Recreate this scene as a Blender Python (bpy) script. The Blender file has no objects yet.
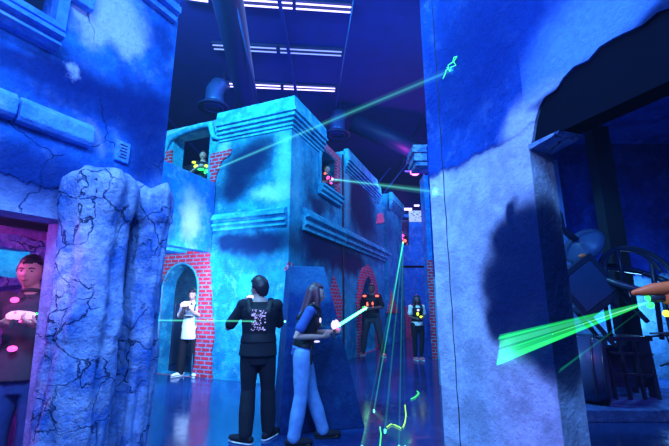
import bpy, bmesh, math, random
from mathutils import Vector, Matrix, Quaternion, noise
from mathutils.geometry import tessellate_polygon
random.seed(7)
HAZE = .003
col = bpy.context.scene.collection
sc = bpy.context.scene
V = Vector
# ------------------------------------------------------------ camera model
FPX = 372.0; CX = 334.5; CY = 223.0; TH = math.atan(80 / FPX); CT, ST = math.cos(TH), math.sin(TH); EYE = 1.44
def ray(x, y):
    u = (x - CX) / FPX; v = (CY - y) / FPX
    return V((u, CT - v * ST, ST + v * CT))
def at(x, y, Y):
    r = ray(x, y); t = Y / r.y
    return V((t * r.x, Y, EYE + t * r.z))
def atz(x, y, z):
    r = ray(x, y); t = (z - EYE) / r.z
    return V((t * r.x, t * r.y, z))
def onwall(x, y, w):
    o, d = w[:2]; r = ray(x, y)
    det = -d[0] * r.y + r.x * d[1]
    s = (o[0] * r.y - r.x * o[1]) / det
    t = (-d[0] * o[1] + d[1] * o[0]) / det
    return s, EYE + t * r.z
def wp(w, s, z, off=0.0):
    o, d = w[:2]; off *= (w[2] if len(w) > 2 else 1)      # off > 0 is towards the viewer's side
    return V((o[0] + d[0] * s + d[1] * off, o[1] + d[1] * s - d[0] * off, z))
def pw(x, y, w): s, z = onwall(x, y, w); return wp(w, s, z)
def nrm(d): l = math.hypot(*d); return (d[0] / l, d[1] / l)
LW = ((-1.89, 2.51), nrm((.457, .889)))
RW = ((1.23, 2.2), nrm((-.35, .937)), -1)
DA = nrm((.38, .925)); DB = (-DA[1], DA[0])
CO = (-.88, 7.09)
FL = (CO, DB, -1); FR = (CO, DA); BR = ((-2.59, 7.76), DA)

# ------------------------------------------------------------ objects
def tag(o, label=None, cat=None, group=None, kind=None):
    if label: o['label'] = label
    if cat: o['category'] = cat
    if group: o['group'] = group
    if kind: o['kind'] = kind
    return o
def empty(name, loc=(0, 0, 0), rz=0.0):
    o = bpy.data.objects.new(name, None); col.objects.link(o)
    o.location = loc; o.rotation_euler = (0, 0, rz); o.empty_display_size = .1
    return o
class MB:
    def __init__(s): s.v = []; s.f = []; s.uv = []; s.sm = []
    def face(s, idx, uv=None, smooth=False): s.f.append(tuple(idx)); s.uv.append(uv); s.sm.append(smooth)
    def box(s, c, size, M=None):
        b = len(s.v); hx, hy, hz = [q / 2 for q in size]
        for x in (-hx, hx):
            for y in (-hy, hy):
                for z in (-hz, hz):
                    p = V((x, y, z))
                    if M is not None: p = M @ p
                    s.v.append(V(c) + p)
        for q in ((0, 1, 3, 2), (4, 6, 7, 5), (0, 4, 5, 1), (2, 3, 7, 6), (0, 2, 6, 4), (1, 5, 7, 3)): s.face([b + i for i in q])
        return s
    def bar(s, a, b, w, h=None, up=(0, 0, 1)):
        a = V(a); b = V(b); h = h or w; d = (b - a); L = d.length; d.normalize()
        u = V(up)
        if abs(d.dot(u)) > .98: u = V((1, 0, 0))
        x = d.cross(u).normalized(); z = x.cross(d)
        M = Matrix((x, d, z)).transposed()
        return s.box((a + b) / 2, (w, L, h), M)
    def tube(s, pts, rad, seg=12, side=None, cap=True, smooth=True, round_=False):
        pts = [V(p) for p in pts]; n = len(pts)
        rad = [(r, r) if not hasattr(r, '__len__') else tuple(r) for r in (rad if hasattr(rad, '__len__') and len(rad) == n else [rad] * n)]
        if round_:
            d0 = (pts[0] - pts[1]).normalized(); d1 = (pts[-1] - pts[-2]).normalized()
            r0, r1 = rad[0], rad[-1]; P = []; R = []
            m0 = min(r0); m1 = min(r1)
            for a in (.98, .85, .5): P.append(pts[0] + d0 * m0 * a); k = math.sqrt(1 - a * a); R.append((r0[0] * k, r0[1] * k))
            P += pts; R += list(rad)
            for a in (.5, .85, .98): P.append(pts[-1] + d1 * m1 * a); k = math.sqrt(1 - a * a); R.append((r1[0] * k, r1[1] * k))
            pts, rad = P, R; n = len(pts)
        base = len(s.v)
        prev = V(side).normalized() if side is not None else None
        for i in range(n):
            t = (pts[min(i + 1, n - 1)] - pts[max(i - 1, 0)])
            if t.length < 1e-9: t = V((0, 0, 1))
            t.normalize()
            if prev is None:
                h = V((1, 0, 0)) if abs(t.x) < .8 else V((0, 1, 0)); prev = h
            x = prev - t * prev.dot(t)
            if x.length < 1e-4: x = t.orthogonal()
            x.normalize(); y = t.cross(x)
            if side is None: prev = x
            for k in range(seg):
                a = 2 * math.pi * k / seg
                s.v.append(pts[i] + x * (math.cos(a) * rad[i][0]) + y * (math.sin(a) * rad[i][1]))
        for i in range(n - 1):
            for k in range(seg):
                a = base + i * seg + k; b = base + i * seg + (k + 1) % seg
                s.face((a, b, b + seg, a + seg), smooth=smooth)
        if cap:
            s.face([base + k for k in range(seg)][::-1], smooth=False); s.face([base + (n - 1) * seg + k for k in range(seg)], smooth=False)
        return s
    def ell(s, c, r, seg=16, rings=10, M=None, fn=None):
        base = len(s.v); c = V(c)
        for i in range(rings + 1):
            ph = math.pi * i / rings
            for k in range(seg):
                a = 2 * math.pi * k / seg
                d = V((math.sin(ph) * math.cos(a), math.sin(ph) * math.sin(a), math.cos(ph)))
                p = fn(d) if fn else V((d.x * r[0], d.y * r[1], d.z * r[2]))
                if M is not None: p = M @ p
                s.v.append(c + p)
        for i in range(rings):
            for k in range(seg):
                a = base + i * seg + k; b = base + i * seg + (k + 1) % seg
                s.face((a, a + seg, b + seg, b), smooth=True)
        return s
    def ring(s, c, R, r, axis=(0, 0, 1), seg=32, a0=0, a1=2 * math.pi, ell=1.0, xdir=None, seg2=8):
        ax = V(axis).normalized(); x = V(xdir) if xdir is not None else ax.orthogonal(); x = (x - ax * x.dot(ax)).normalized(); y = ax.cross(x)
        pts = [V(c) + x * (math.cos(a0 + (a1 - a0) * i / seg) * R) + y * (math.sin(a0 + (a1 - a0) * i / seg) * R * ell) for i in range(seg + 1)]
        return s.tube(pts, r, seg=seg2)
    def panel(s, w, outline, holes=(), thick=.2, off=0.0):
        """flat slab on wall line w; outline and holes in (s,z); thickness goes to the far side."""
        loops = [list(outline)] + [list(h) for h in holes]
        def area(l): return sum(l[i][0] * l[(i + 1) % len(l)][1] - l[(i + 1) % len(l)][0] * l[i][1] for i in range(len(l)))
        for i, l in enumerate(loops):
            if (area(l) > 0) != (i == 0): l.reverse()
        flat = [p for l in loops for p in l]
        tr = tessellate_polygon([[V((p[0], p[1], 0)) for p in l] for l in loops])
        b = len(s.v); n = len(flat)
        for p in flat: s.v.append(wp(w, p[0], p[1], off))
        for p in flat: s.v.append(wp(w, p[0], p[1], off - thick))
        for t in tr:
            uv = [flat[i] for i in t]
            s.face([b + i for i in t], uv); s.face([b + n + i for i in reversed(t)], uv[::-1])
        k = 0
        for l in loops:
            m = len(l)
            for i in range(m):
                j = (i + 1) % m; a, c = b + k + i, b + k + j
                u0, u1 = l[i], l[j]
                dl = thick
                if abs(u0[0] - u1[0]) < abs(u0[1] - u1[1]): uv = [(u0[0], u0[1]), (u0[0] + dl, u0[1]), (u1[0] + dl, u1[1]), (u1[0], u1[1])]
                else: uv = [(u0[0], u0[1]), (u0[0], u0[1] + dl), (u1[0], u1[1] + dl), (u1[0], u1[1])]
                s.face((a, a + n, c + n, c), uv)
            k += m
        return s
    def sweep(s, path, prof, closed_ends=True):
        """profile [(out,z)] swept along 2D path; out is to the right of travel"""
        n = len(path); m = len(prof); b = len(s.v)
        for i in range(n):
            p = V(path[i][:2])
            d0 = (V(path[i][:2]) - V(path[i - 1][:2])).normalized() if i > 0 else None
            d1 = (V(path[i + 1][:2]) - V(path[i][:2])).normalized() if i < n - 1 else None
            if d0 is None: d0 = d1
            if d1 is None: d1 = d0
            n0 = V((d0.y, -d0.x)); n1 = V((d1.y, -d1.x)); mm = (n0 + n1).normalized(); sc_ = 1 / max(.3, mm.dot(n0))
            for o, z in prof: q = p + mm * o * sc_; s.v.append(V((q.x, q.y, z)))
        for i in range(n - 1):
            for k in range(m):
                a = b + i * m + k; c = b + i * m + (k + 1) % m
                s.face((a, c, c + m, a + m))
        s.face([b + k for k in range(m)][::-1]); s.face([b + (n - 1) * m + k for k in range(m)])
        return s
    def build(s, name, mat, parent=None, bevel=0, fix=True, voxel=0, smooth_it=0):
        me = bpy.data.meshes.new(name); me.from_pydata([tuple(v) for v in s.v], [], s.f)
        if any(u is not None for u in s.uv):
            lay = me.uv_layers.new(name='UVMap')
            for p, u in zip(me.polygons, s.uv):
                if u:
                    for li, q in zip(p.loop_indices, u): lay.data[li].uv = q
        for p, q in zip(me.polygons, s.sm): p.use_smooth = q
        if fix:
            bm = bmesh.new(); bm.from_mesh(me)
            bmesh.ops.remove_doubles(bm, verts=bm.verts, dist=1e-6)
            bmesh.ops.recalc_face_normals(bm, faces=bm.faces); bm.to_mesh(me); bm.free()
        if mat: me.materials.append(mat)
        o = bpy.data.objects.new(name, me); col.objects.link(o)
        if voxel:
            r = o.modifiers.new('r', 'REMESH'); r.mode = 'VOXEL'; r.voxel_size = voxel; r.use_smooth_shade = True
            if smooth_it: sm = o.modifiers.new('s', 'SMOOTH'); sm.factor = .5; sm.iterations = smooth_it
            dg = bpy.context.evaluated_depsgraph_get(); ev = o.evaluated_get(dg)
            nm = bpy.data.meshes.new_from_object(ev); o.modifiers.clear(); old = o.data; o.data = nm; nm.name = name; bpy.data.meshes.remove(old)
            if mat and not nm.materials: nm.materials.append(mat)
            for p in nm.polygons: p.use_smooth = True
        if bevel:
            bv = o.modifiers.new('b', 'BEVEL'); bv.width = bevel; bv.segments = 2; bv.limit_method = 'ANGLE'
        if parent: o.parent = parent
        return o

# ------------------------------------------------------------ materials
class NG:
    def __init__(s, name):
        s.m = bpy.data.materials.new(name); s.m.use_nodes = True; s.t = s.m.node_tree; s.t.nodes.clear()
        s.out = s.t.nodes.new('ShaderNodeOutputMaterial')
    def n(s, typ, **kw):
        o = s.t.nodes.new('ShaderNode' + typ)
        for k, v in kw.items():
            if k.startswith('_'): setattr(o, k[1:], v)
        return o
    def set(s, node, key, v):
        i = node.inputs[key]
        if hasattr(v, 'is_output'): s.t.links.new(v, i)
        else:
            if hasattr(i, 'default_value'):
                try: i.default_value = v
                except Exception: i.default_value = (*v, 1)
    def math(s, op, a, b=0.0, clamp=False, c=None):
        o = s.n('Math', _operation=op); o.use_clamp = clamp; s.set(o, 0, a); s.set(o, 1, b)
        if c is not None: s.set(o, 2, c)
        return o.outputs[0]
    def vmath(s, op, a, b=None, out=0):
        o = s.n('VectorMath', _operation=op); s.set(o, 0, a)
        if b is not None:
            if op == 'SCALE': s.set(o, 'Scale', b)
            else: s.set(o, 1, b)
        return o.outputs[out]
    def noise(s, vec, scale, detail=4, rough=.55, dist=0.0, color=False):
        o = s.n('TexNoise'); s.set(o, 'Vector', vec); s.set(o, 'Scale', scale); s.set(o, 'Detail', detail); s.set(o, 'Roughness', rough); s.set(o, 'Distortion', dist)
        return o.outputs['Color' if color else 'Fac']
    def ramp(s, fac, a, b, lo=0.0, hi=1.0):
        o = s.n('MapRange', _interpolation_type='SMOOTHSTEP'); s.set(o, 'Value', fac); s.set(o, 'From Min', a); s.set(o, 'From Max', b); s.set(o, 'To Min', lo); s.set(o, 'To Max', hi)
        return o.outputs[0]
    def mix(s, fac, a, b):
        o = s.n('Mix', _data_type='RGBA'); s.set(o, 0, fac); s.set(o, 6, a if hasattr(a, 'is_output') else (*a[:3], 1)); s.set(o, 7, b if hasattr(b, 'is_output') else (*b[:3], 1))
        return o.outputs[2]
    def pos(s): return s.n('NewGeometry').outputs['Position']
    def bsdf(s, color, rough=.7, metal=0.0, normal=None, emis=None, es=0.0, spec=.5, **kw):
        o = s.n('BsdfPrincipled'); s.set(o, 'Base Color', color if hasattr(color, 'is_output') else (*color[:3], 1)); s.set(o, 'Roughness', rough); s.set(o, 'Metallic', metal)
        s.set(o, 'Specular IOR Level', spec)
        if normal is not None: s.set(o, 'Normal', normal)
        if emis is not None: s.set(o, 'Emission Color', emis if hasattr(emis, 'is_output') else (*emis[:3], 1)); s.set(o, 'Emission Strength', es)
        for k, v in kw.items(): s.set(o, k, v)
        s.t.links.new(o.outputs[0], s.out.inputs[0]); return o
    def bump(s, h, st=.3, dist=.02):
        o = s.n('Bump'); s.set(o, 'Height', h); s.set(o, 'Strength', st); s.set(o, 'Distance', dist); return o.outputs[0]
def simple(name, c, rough=.6, metal=0.0, var=.15, scale=18, bump=.15, spec=.4):
    g = NG(name); tc = g.n('TexCoord').outputs['Object']
    f = g.noise(tc, scale, 5)
    cc = g.mix(f, [q * (1 - var) for q in c], [min(1, q * (1 + var)) for q in c])
    g.bsdf(cc, rough, metal, normal=g.bump(f, bump, .01), spec=spec); return g.m
def glow(name, c, s, var=0.0):
    g = NG(name)
    g.bsdf([q * .5 for q in c], .4, emis=c, es=s); return g.m
def painted(name, base, light, dark, spots=(), crack=0.0, low=None, rough=.85, bumps=.35, mott=1.6, wob_=.42):
    """scenic plaster: mottled paint, worn pale plaster, airbrushed soot, cracks"""
    g = NG(name); p = g.pos()
    n1 = g.noise(p, mott, 6, .6, .4); n2 = g.noise(p, 5.5, 8, .65); n3 = g.noise(p, 28, 6, .7)
    c = g.mix(g.ramp(n1, .38, .66), base, dark)
    c = g.mix(g.math('MULTIPLY', g.ramp(n2, .5, .72), .5), c, light)
    wob = g.vmath('SCALE', g.vmath('SUBTRACT', g.noise(p, 3.2, 6, .62, color=True), (.5, .5, .5)), wob_)
    pp = g.vmath('ADD', p, wob)
    ps = g.vmath('ADD', p, g.vmath('SCALE', g.vmath('SUBTRACT', g.noise(p, 2.2, 3, .5, color=True), (.5, .5, .5)), wob_ * 1.1))
    c = g.mix(g.math('MULTIPLY', g.ramp(g.noise(p, 13, 9, .75), .42, .62), .45), c, [q * .45 for q in base])
    c = g.mix(g.math('MULTIPLY', g.ramp(g.noise(p, 3.1, 7, .7), .54, .74), .6), c, light)
    hgt = n3
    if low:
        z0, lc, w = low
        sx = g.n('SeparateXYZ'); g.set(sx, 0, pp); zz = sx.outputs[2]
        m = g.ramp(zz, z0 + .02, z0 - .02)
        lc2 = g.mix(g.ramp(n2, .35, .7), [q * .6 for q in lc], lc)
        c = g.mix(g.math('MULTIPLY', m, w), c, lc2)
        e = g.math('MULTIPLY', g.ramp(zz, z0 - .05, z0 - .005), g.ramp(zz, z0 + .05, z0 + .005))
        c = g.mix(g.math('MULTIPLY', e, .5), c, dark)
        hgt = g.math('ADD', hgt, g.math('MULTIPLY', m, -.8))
    for (ctr, rad, sc_, amt, hard) in spots:
        q = g.vmath('SUBTRACT', ps if sum(sc_) < .4 else pp, tuple(ctr))
        if not hasattr(rad, '__len__'): rad = (rad,) * 3
        q = g.vmath('MULTIPLY', q, tuple(1 / r for r in rad))
        d = g.vmath('LENGTH', q, out=1)
        m = g.math('MULTIPLY', g.ramp(d, 1 + (1 - hard), hard), amt)
        c = g.mix(m, c, g.mix(g.ramp(n3, .3, .7), [k * .8 for k in sc_], sc_))
    if crack:
        vo = g.n('TexVoronoi', _feature='DISTANCE_TO_EDGE')
        g.set(vo, 'Vector', g.vmath('ADD', p, g.vmath('SCALE', g.vmath('SUBTRACT', g.noise(p, 6, 4, color=True), (.5, .5, .5)), .18)))
        g.set(vo, 'Scale', crack)
        k = g.math('MULTIPLY', g.ramp(vo.outputs['Distance'], .0055 * crack, .0015 * crack), g.ramp(g.noise(p, 2.3, 2), .42, .56))
        c = g.mix(g.math('MULTIPLY', k, .85), c, [q * .25 for q in dark])
        hgt = g.math('SUBTRACT', hgt, g.math('MULTIPLY', k, 1.5))
    g.bsdf(c, rough, normal=g.bump(g.math('ADD', hgt, g.math('MULTIPLY', n2, 1.5)), min(1, bumps * 1.8), .03), spec=.08)
    return g.m
def brick_mat(name, c1, c2, mortar):
    g = NG(name); uv = g.n('TexCoord').outputs['UV']; p = g.pos()
    b = g.n('TexBrick'); g.set(b, 'Vector', uv); g.set(b, 'Scale', 1.0); g.set(b, 'Brick Width', .2); g.set(b, 'Row Height', .082); g.set(b, 'Mortar Size', .013); g.set(b, 'Mortar Smooth', .3)
    g.set(b, 'Color1', c1); g.set(b, 'Color2', c2); g.set(b, 'Mortar', mortar); g.set(b, 'Bias', 0.0)
    n2 = g.noise(p, 9, 6); c = g.mix(g.ramp(n2, .3, .75), b.outputs[0], g.mix(.5, b.outputs[0], [q * .3 for q in c2]))
    g.bsdf(c, .85, normal=g.bump(g.math('SUBTRACT', g.math('MULTIPLY', n2, .3), b.outputs['Fac']), .6, .012), spec=.2); return g.m
def beam_mat(name, c, s):
    g = NG(name); e = g.n('Emission'); g.set(e, 0, (*c, 1)); g.set(e, 1, s)
    g.t.links.new(e.outputs[0], g.out.inputs['Volume']); return g.m
def hexc(r, g, b): return tuple((q / 255) ** 2.2 for q in (r, g, b))

PL = (.50, .60, .95); BASE = (.10, .30, .85); DK = (.003, .022, .17)
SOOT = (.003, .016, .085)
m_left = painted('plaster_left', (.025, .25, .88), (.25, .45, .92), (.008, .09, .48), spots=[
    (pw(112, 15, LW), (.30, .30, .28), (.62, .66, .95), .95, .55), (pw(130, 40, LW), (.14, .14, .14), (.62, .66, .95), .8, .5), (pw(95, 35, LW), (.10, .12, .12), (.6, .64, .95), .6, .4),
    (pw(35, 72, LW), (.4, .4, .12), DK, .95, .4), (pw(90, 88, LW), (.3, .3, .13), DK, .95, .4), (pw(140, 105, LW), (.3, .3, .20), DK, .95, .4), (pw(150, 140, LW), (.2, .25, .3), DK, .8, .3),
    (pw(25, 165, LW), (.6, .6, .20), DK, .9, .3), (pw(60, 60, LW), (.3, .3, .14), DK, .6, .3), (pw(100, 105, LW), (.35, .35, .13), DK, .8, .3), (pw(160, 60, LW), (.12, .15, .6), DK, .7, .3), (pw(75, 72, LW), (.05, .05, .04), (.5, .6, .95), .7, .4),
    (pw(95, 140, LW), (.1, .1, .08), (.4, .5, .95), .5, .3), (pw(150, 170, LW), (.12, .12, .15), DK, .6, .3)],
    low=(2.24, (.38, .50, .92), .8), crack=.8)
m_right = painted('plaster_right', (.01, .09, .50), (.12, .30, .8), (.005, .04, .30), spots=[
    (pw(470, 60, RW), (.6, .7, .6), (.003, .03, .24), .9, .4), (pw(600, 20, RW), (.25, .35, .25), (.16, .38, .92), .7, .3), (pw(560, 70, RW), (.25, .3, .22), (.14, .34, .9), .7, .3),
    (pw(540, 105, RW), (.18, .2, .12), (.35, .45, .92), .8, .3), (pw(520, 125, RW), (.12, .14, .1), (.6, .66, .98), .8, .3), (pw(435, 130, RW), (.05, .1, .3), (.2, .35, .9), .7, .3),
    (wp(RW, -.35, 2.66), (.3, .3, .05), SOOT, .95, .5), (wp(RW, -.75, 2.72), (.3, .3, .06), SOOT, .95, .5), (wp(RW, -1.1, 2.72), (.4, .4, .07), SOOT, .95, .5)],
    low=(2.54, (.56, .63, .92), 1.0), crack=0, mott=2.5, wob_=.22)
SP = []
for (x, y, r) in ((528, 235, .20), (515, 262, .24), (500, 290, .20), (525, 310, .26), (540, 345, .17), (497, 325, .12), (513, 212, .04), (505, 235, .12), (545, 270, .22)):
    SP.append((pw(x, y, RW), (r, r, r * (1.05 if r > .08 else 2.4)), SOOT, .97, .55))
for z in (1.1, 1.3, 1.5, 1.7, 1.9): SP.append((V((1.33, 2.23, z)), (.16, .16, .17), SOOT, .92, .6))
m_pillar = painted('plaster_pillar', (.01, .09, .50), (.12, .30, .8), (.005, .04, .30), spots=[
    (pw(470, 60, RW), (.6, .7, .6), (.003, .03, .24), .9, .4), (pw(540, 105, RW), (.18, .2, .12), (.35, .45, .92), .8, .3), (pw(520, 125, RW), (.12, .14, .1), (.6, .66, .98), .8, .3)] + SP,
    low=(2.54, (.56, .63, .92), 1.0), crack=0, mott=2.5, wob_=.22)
m_rock = painted('plaster_rock', (.34, .50, .92), (.68, .78, 1.0), (.03, .16, .62), crack=4.2, bumps=.8, mott=4.5)
CY_ = (.16, .62, .80); CYL = (.45, .85, .92); CYD = (.02, .12, .25)
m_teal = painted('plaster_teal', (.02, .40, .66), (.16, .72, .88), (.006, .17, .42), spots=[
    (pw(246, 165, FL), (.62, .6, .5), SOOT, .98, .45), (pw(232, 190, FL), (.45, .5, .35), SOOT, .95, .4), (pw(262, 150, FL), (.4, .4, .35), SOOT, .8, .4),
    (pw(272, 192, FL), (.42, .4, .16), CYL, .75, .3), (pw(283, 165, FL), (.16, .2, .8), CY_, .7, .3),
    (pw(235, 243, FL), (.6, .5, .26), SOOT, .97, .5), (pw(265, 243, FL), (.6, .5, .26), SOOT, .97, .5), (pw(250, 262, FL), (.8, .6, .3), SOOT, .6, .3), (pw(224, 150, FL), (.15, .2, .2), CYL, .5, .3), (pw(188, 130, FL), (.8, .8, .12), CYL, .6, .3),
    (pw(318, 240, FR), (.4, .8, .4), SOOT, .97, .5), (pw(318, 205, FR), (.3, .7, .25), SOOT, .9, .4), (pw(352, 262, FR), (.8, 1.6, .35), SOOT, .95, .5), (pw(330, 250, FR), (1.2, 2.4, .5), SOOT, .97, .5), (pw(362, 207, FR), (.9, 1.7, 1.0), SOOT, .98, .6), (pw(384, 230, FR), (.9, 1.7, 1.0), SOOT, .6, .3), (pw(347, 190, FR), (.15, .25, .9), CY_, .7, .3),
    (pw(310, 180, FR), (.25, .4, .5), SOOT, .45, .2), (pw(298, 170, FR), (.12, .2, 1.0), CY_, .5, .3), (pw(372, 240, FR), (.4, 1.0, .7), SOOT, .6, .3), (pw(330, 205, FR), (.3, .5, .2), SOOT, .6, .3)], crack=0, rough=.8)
m_trim = painted('trim_teal', (.04, .48, .72), (.22, .78, .90), (.01, .25, .5), bumps=.2, mott=3)
m_trimb = painted('trim_blue', (.10, .36, .92), (.3, .5, .95), (.03, .2, .75), bumps=.3, mott=3, spots=[])
m_bridge = painted('plaster_bridge', (.015, .26, .85), (.25, .48, .92), (.01, .14, .62), spots=[(pw(192, 215, BR), (.12, .35, .4), (.6, .68, .95), .7, .2), (pw(187, 195, BR), (.1, .2, .2), (.5, .6, .95), .5, .3), (pw(165, 225, BR), (.2, .5, .3), DK, .5, .3)])
m_brick = brick_mat('brick', (.92, .035, .08), (.66, .03, .07), (.14, .34, .62))
m_inner = painted('inner_wall', (.10, .40, .62), (.3, .6, .8), (.04, .2, .45))
m_inpur = painted('inner_wall_violet', (.42, .26, .66), (.5, .5, .85), (.22, .16, .55), low=None)
m_dark = simple('black_paint', (.010, .014, .035), .8)
m_ceil = simple('ceiling_paint', (.012, .008, .24), .9, scale=2, var=.4)
m_duct = simple('duct_metal', (.03, .10, .36), .45, .4, bump=.05)
m_ductb = simple('duct_black', (.008, .02, .12), .5, .1, bump=.05)
m_steel = simple('roof_steel', (.012, .02, .2), .6)
m_obel = painted('obelisk_paint', (.006, .05, .26), (.02, .2, .5), (.003, .02, .12), rough=.55, mott=1.2, spots=[(V((-.05, 4.45, .5)), (.45, .6, .7), (.01, .03, .12), .7, .3), (V((-.1, 4.7, 1.75)), (.5, .5, .2), (.06, .35, .7), .5, .3)])  # lit top and darker front gradient are painted into the colour
m_backr = painted('back_room_paint', (.005, .035, .36), (.02, .10, .6), (.002, .012, .2), low=(1.95, (.20, .55, .95), .95), crack=.9)
m_wood = simple('black_wood', (.025, .035, .08), .35, 0, bump=.1, spec=.6)
m_woodb = simple('blue_black_wood', (.04, .08, .2), .4, 0, bump=.1)
m_plat = painted('platform_paint', (.06, .2, .55), (.2, .4, .8), (.02, .06, .25))
# floor
g = NG('floor_epoxy'); p = g.pos()
n1 = g.noise(p, .9, 6, .6, .6); n2 = g.noise(p, 7, 8, .7); n3 = g.noise(p, 60, 3)
c = g.mix(g.ramp(n1, .35, .7), (.005, .025, .13), (.012, .05, .22)); c = g.mix(g.math('MULTIPLY', g.ramp(n2, .5, .75), .5), c, (.03, .10, .32))
vo = g.n('TexVoronoi', _feature='DISTANCE_TO_EDGE'); g.set(vo, 'Vector', p); g.set(vo, 'Scale', .55)
g.bsdf(c, g.ramp(n2, .3, .8, .08, .24), normal=g.bump(g.math('ADD', g.math('MULTIPLY', n2, .6), g.math('MULTIPLY', n3, .1)), .06, .01), spec=.7)
m_floor = g.m
# cloth etc
m_skin = simple('skin', (.62, .36, .30), .5, var=.06, bump=.05)
m_skind = simple('skin_dark', (.20, .10, .10), .45, var=.06, bump=.05)
m_hair = simple('hair_black', (.018, .012, .025), .45, var=.4, scale=60, bump=.3)
m_hairb = simple('hair_brown', (.10, .035, .06), .4, var=.5, scale=40, bump=.4)
m_black = simple('black_cloth', (.006, .007, .018), .85, scale=30)
m_char = simple('charcoal_cloth', (.05, .045, .07), .85, scale=30)
m_navy = simple('navy_cloth', (.04, .10, .38), .85, scale=30)
m_white = simple('white_cloth', (.88, .92, 1.0), .8, var=.05, bump=.1)
m_jean = simple('denim', (.16, .34, .72), .85, var=.45, scale=14, bump=.3)
m_jeand = simple('dark_denim', (.03, .07, .26), .85, var=.4, scale=14, bump=.3)
m_vest = simple('vest_black', (.006, .007, .016), .6)
m_plastic = simple('gun_plastic', (.05, .05, .07), .35)
m_gunw = glow('gun_shell_white', (.75, .62, 1.0), 1.4)
m_gunp = glow('gun_shell_pink', (1.0, .12, .55), 1.6)
m_gunpl = glow('gun_shell_blush', (1.0, .45, .85), 1.15)
m_ledp = glow('led_pink', (1.0, .08, .50), 2.6)
m_ledr = glow('led_red', (1.0, .12, .08), 2.6)
m_ledw = glow('led_white', (.75, .65, 1.0), 1.2)
m_ledg = glow('led_green', (.03, 1.0, .15), 2.4)
m_ledy = glow('led_yellow', (.70, 1.0, .04), 1.8)
m_tube = glow('uv_tube', (.50, .42, 1.0), 3.6); m_tubed = glow('uv_tube_dim', (.22, .30, .9), 1.5)
m_orange = simple('orange_plastic', (.95, .16, .05), .4)
m_eye = simple('eye_white', (.35, .33, .38), .3, var=0, bump=0); m_iris = simple('iris', (.02, .01, .01), .2, var=0, bump=0)
m_lip = simple('lips', (.55, .2, .22), .5, var=0, bump=0)
m_sole = simple('white_rubber', (.85, .85, .9), .5, var=.05)

def struct(mb, name, mat, **kw): return tag(mb.build(name, mat, **kw), kind='structure')
def jag(pts, amp=.03, step=.08, seed=0):
    """roughen an outline so it reads as broken plaster"""
    out = []; n = len(pts)
    for i in range(n):
        a = V(pts[i]); b = V(pts[(i + 1) % n]); L = (b - a).length; k = max(1, int(L / step)); nn = V((-(b - a).y, (b - a).x)) / max(L, 1e-6)
        for j in range(k):
            q = a.lerp(b, j / k) + nn * amp * (noise.noise(V((a.x + j * 1.7 + seed, a.y * 3.1 + j * .9, seed))) * 1.6 if j else 0)
            out.append((q.x, q.y))
    return out

# ------------------------------------------------------------ shell
struct(MB().box((1, 8, -.05), (26, 26, .1)), 'floor', m_floor)
struct(MB().box((1, 8, 8.1), (26, 26, .2)), 'ceiling', m_ceil)
struct(MB().box((1, 21, 4), (26, .2, 8)), 'wall_back', m_ceil)
struct(MB().box((-9, 8, 4), (.2, 26, 8)), 'wall_far_left', m_ceil)
struct(MB().box((9.5, 8, 4), (.2, 26, 8)), 'wall_far_right', m_ceil)

# left wall with door opening and upper window
def rect(s0, s1, z0, z1): return [(s0, z0), (s1, z0), (s1, z1), (s0, z1)]
win = rect(-1.5, -.24, 3.39, 4.9)
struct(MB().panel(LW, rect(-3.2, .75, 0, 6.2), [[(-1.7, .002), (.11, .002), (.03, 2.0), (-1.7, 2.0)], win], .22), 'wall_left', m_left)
tl = lambda pts: [wp(LW, s, 0, o)[:2] for s, o in pts]
def prof(z0, z1, outs):
    """stepped cornice profile, lowest step first"""
    P = [(-.02, z0)]; n = len(outs); h = (z1 - z0) / n
    for i, o in enumerate(outs):
        P += [(o, z0 + i * h), (o, z0 + (i + 1) * h - .004)]
    P.append((-.02, z1)); return P
t = struct(MB().sweep(tl([(-3.1, 0), (-.225, 0)]), [(o_, 3.155 + (z_ - 3.155) * .74) for o_, z_ in [(-.02, 3.155), (.06, 3.16), (.12, 3.185), (.12, 3.21), (.085, 3.215), (.085, 3.235), (.155, 3.255), (.155, 3.295), (.12, 3.30), (.12, 3.325), (.14, 3.33), (.14, 3.345), (.03, 3.44), (-.02, 3.44)]]), 'trim_1', m_trimb)
struct(MB().panel(LW, rect(-1.58, -.18, 3.36, 4.98), [rect(-1.5, -.25, 3.40, 4.9)], .10, off=.035), 'window_1', m_trimb)
struct(MB().sweep(tl([(-.17, 0), (-.03, 0)]), prof(3.63, 4.6, [.07, .07, .07])), 'trim_2', m_trimb, bevel=.01)
struct(MB().sweep(tl([(.34, 0), (.70, 0)]), prof(4.10, 4.6, [.05, .10, .06, .13, .09, .16, .12])), 'trim_3', m_trimb)
lm = MB().sweep(tl([(-3.1, 0), (-.375, 0)]), [(-.02, 2.57), (.05, 2.575), (.075, 2.60), (.075, 2.70), (.04, 2.745), (-.02, 2.75)])
lm.sweep(tl([(-.36, 0), (.10, 0)]), [(-.02, 2.565), (.05, 2.57), (.075, 2.60), (.075, 2.695), (.04, 2.74), (-.02, 2.745)])
struct(lm, 'trim_4', m_trimb, bevel=.008)
pq = empty('wall_plaque', wp(LW, .35, 2.56)); tag(pq, 'small pale plaque with dark slits high on the left wall above the stone columns', 'plaque')
def loc(mb, o):
    for i, v in enumerate(mb.v): mb.v[i] = v - V(o.location)
    return mb
loc(MB().panel(LW, jag(rect(.30, .41, 2.55, 2.72), .004, .03), (), .03, off=.025), pq).build('plate', m_trimb, pq, bevel=.004)
mb = MB()
for i in range(5): mb.panel(LW, rect(.325 + .01 * (i % 2), .385, 2.58 + i * .026, 2.588 + i * .026), (), .004, off=.029)
loc(mb, pq).build('slits', m_dark, pq)
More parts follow.
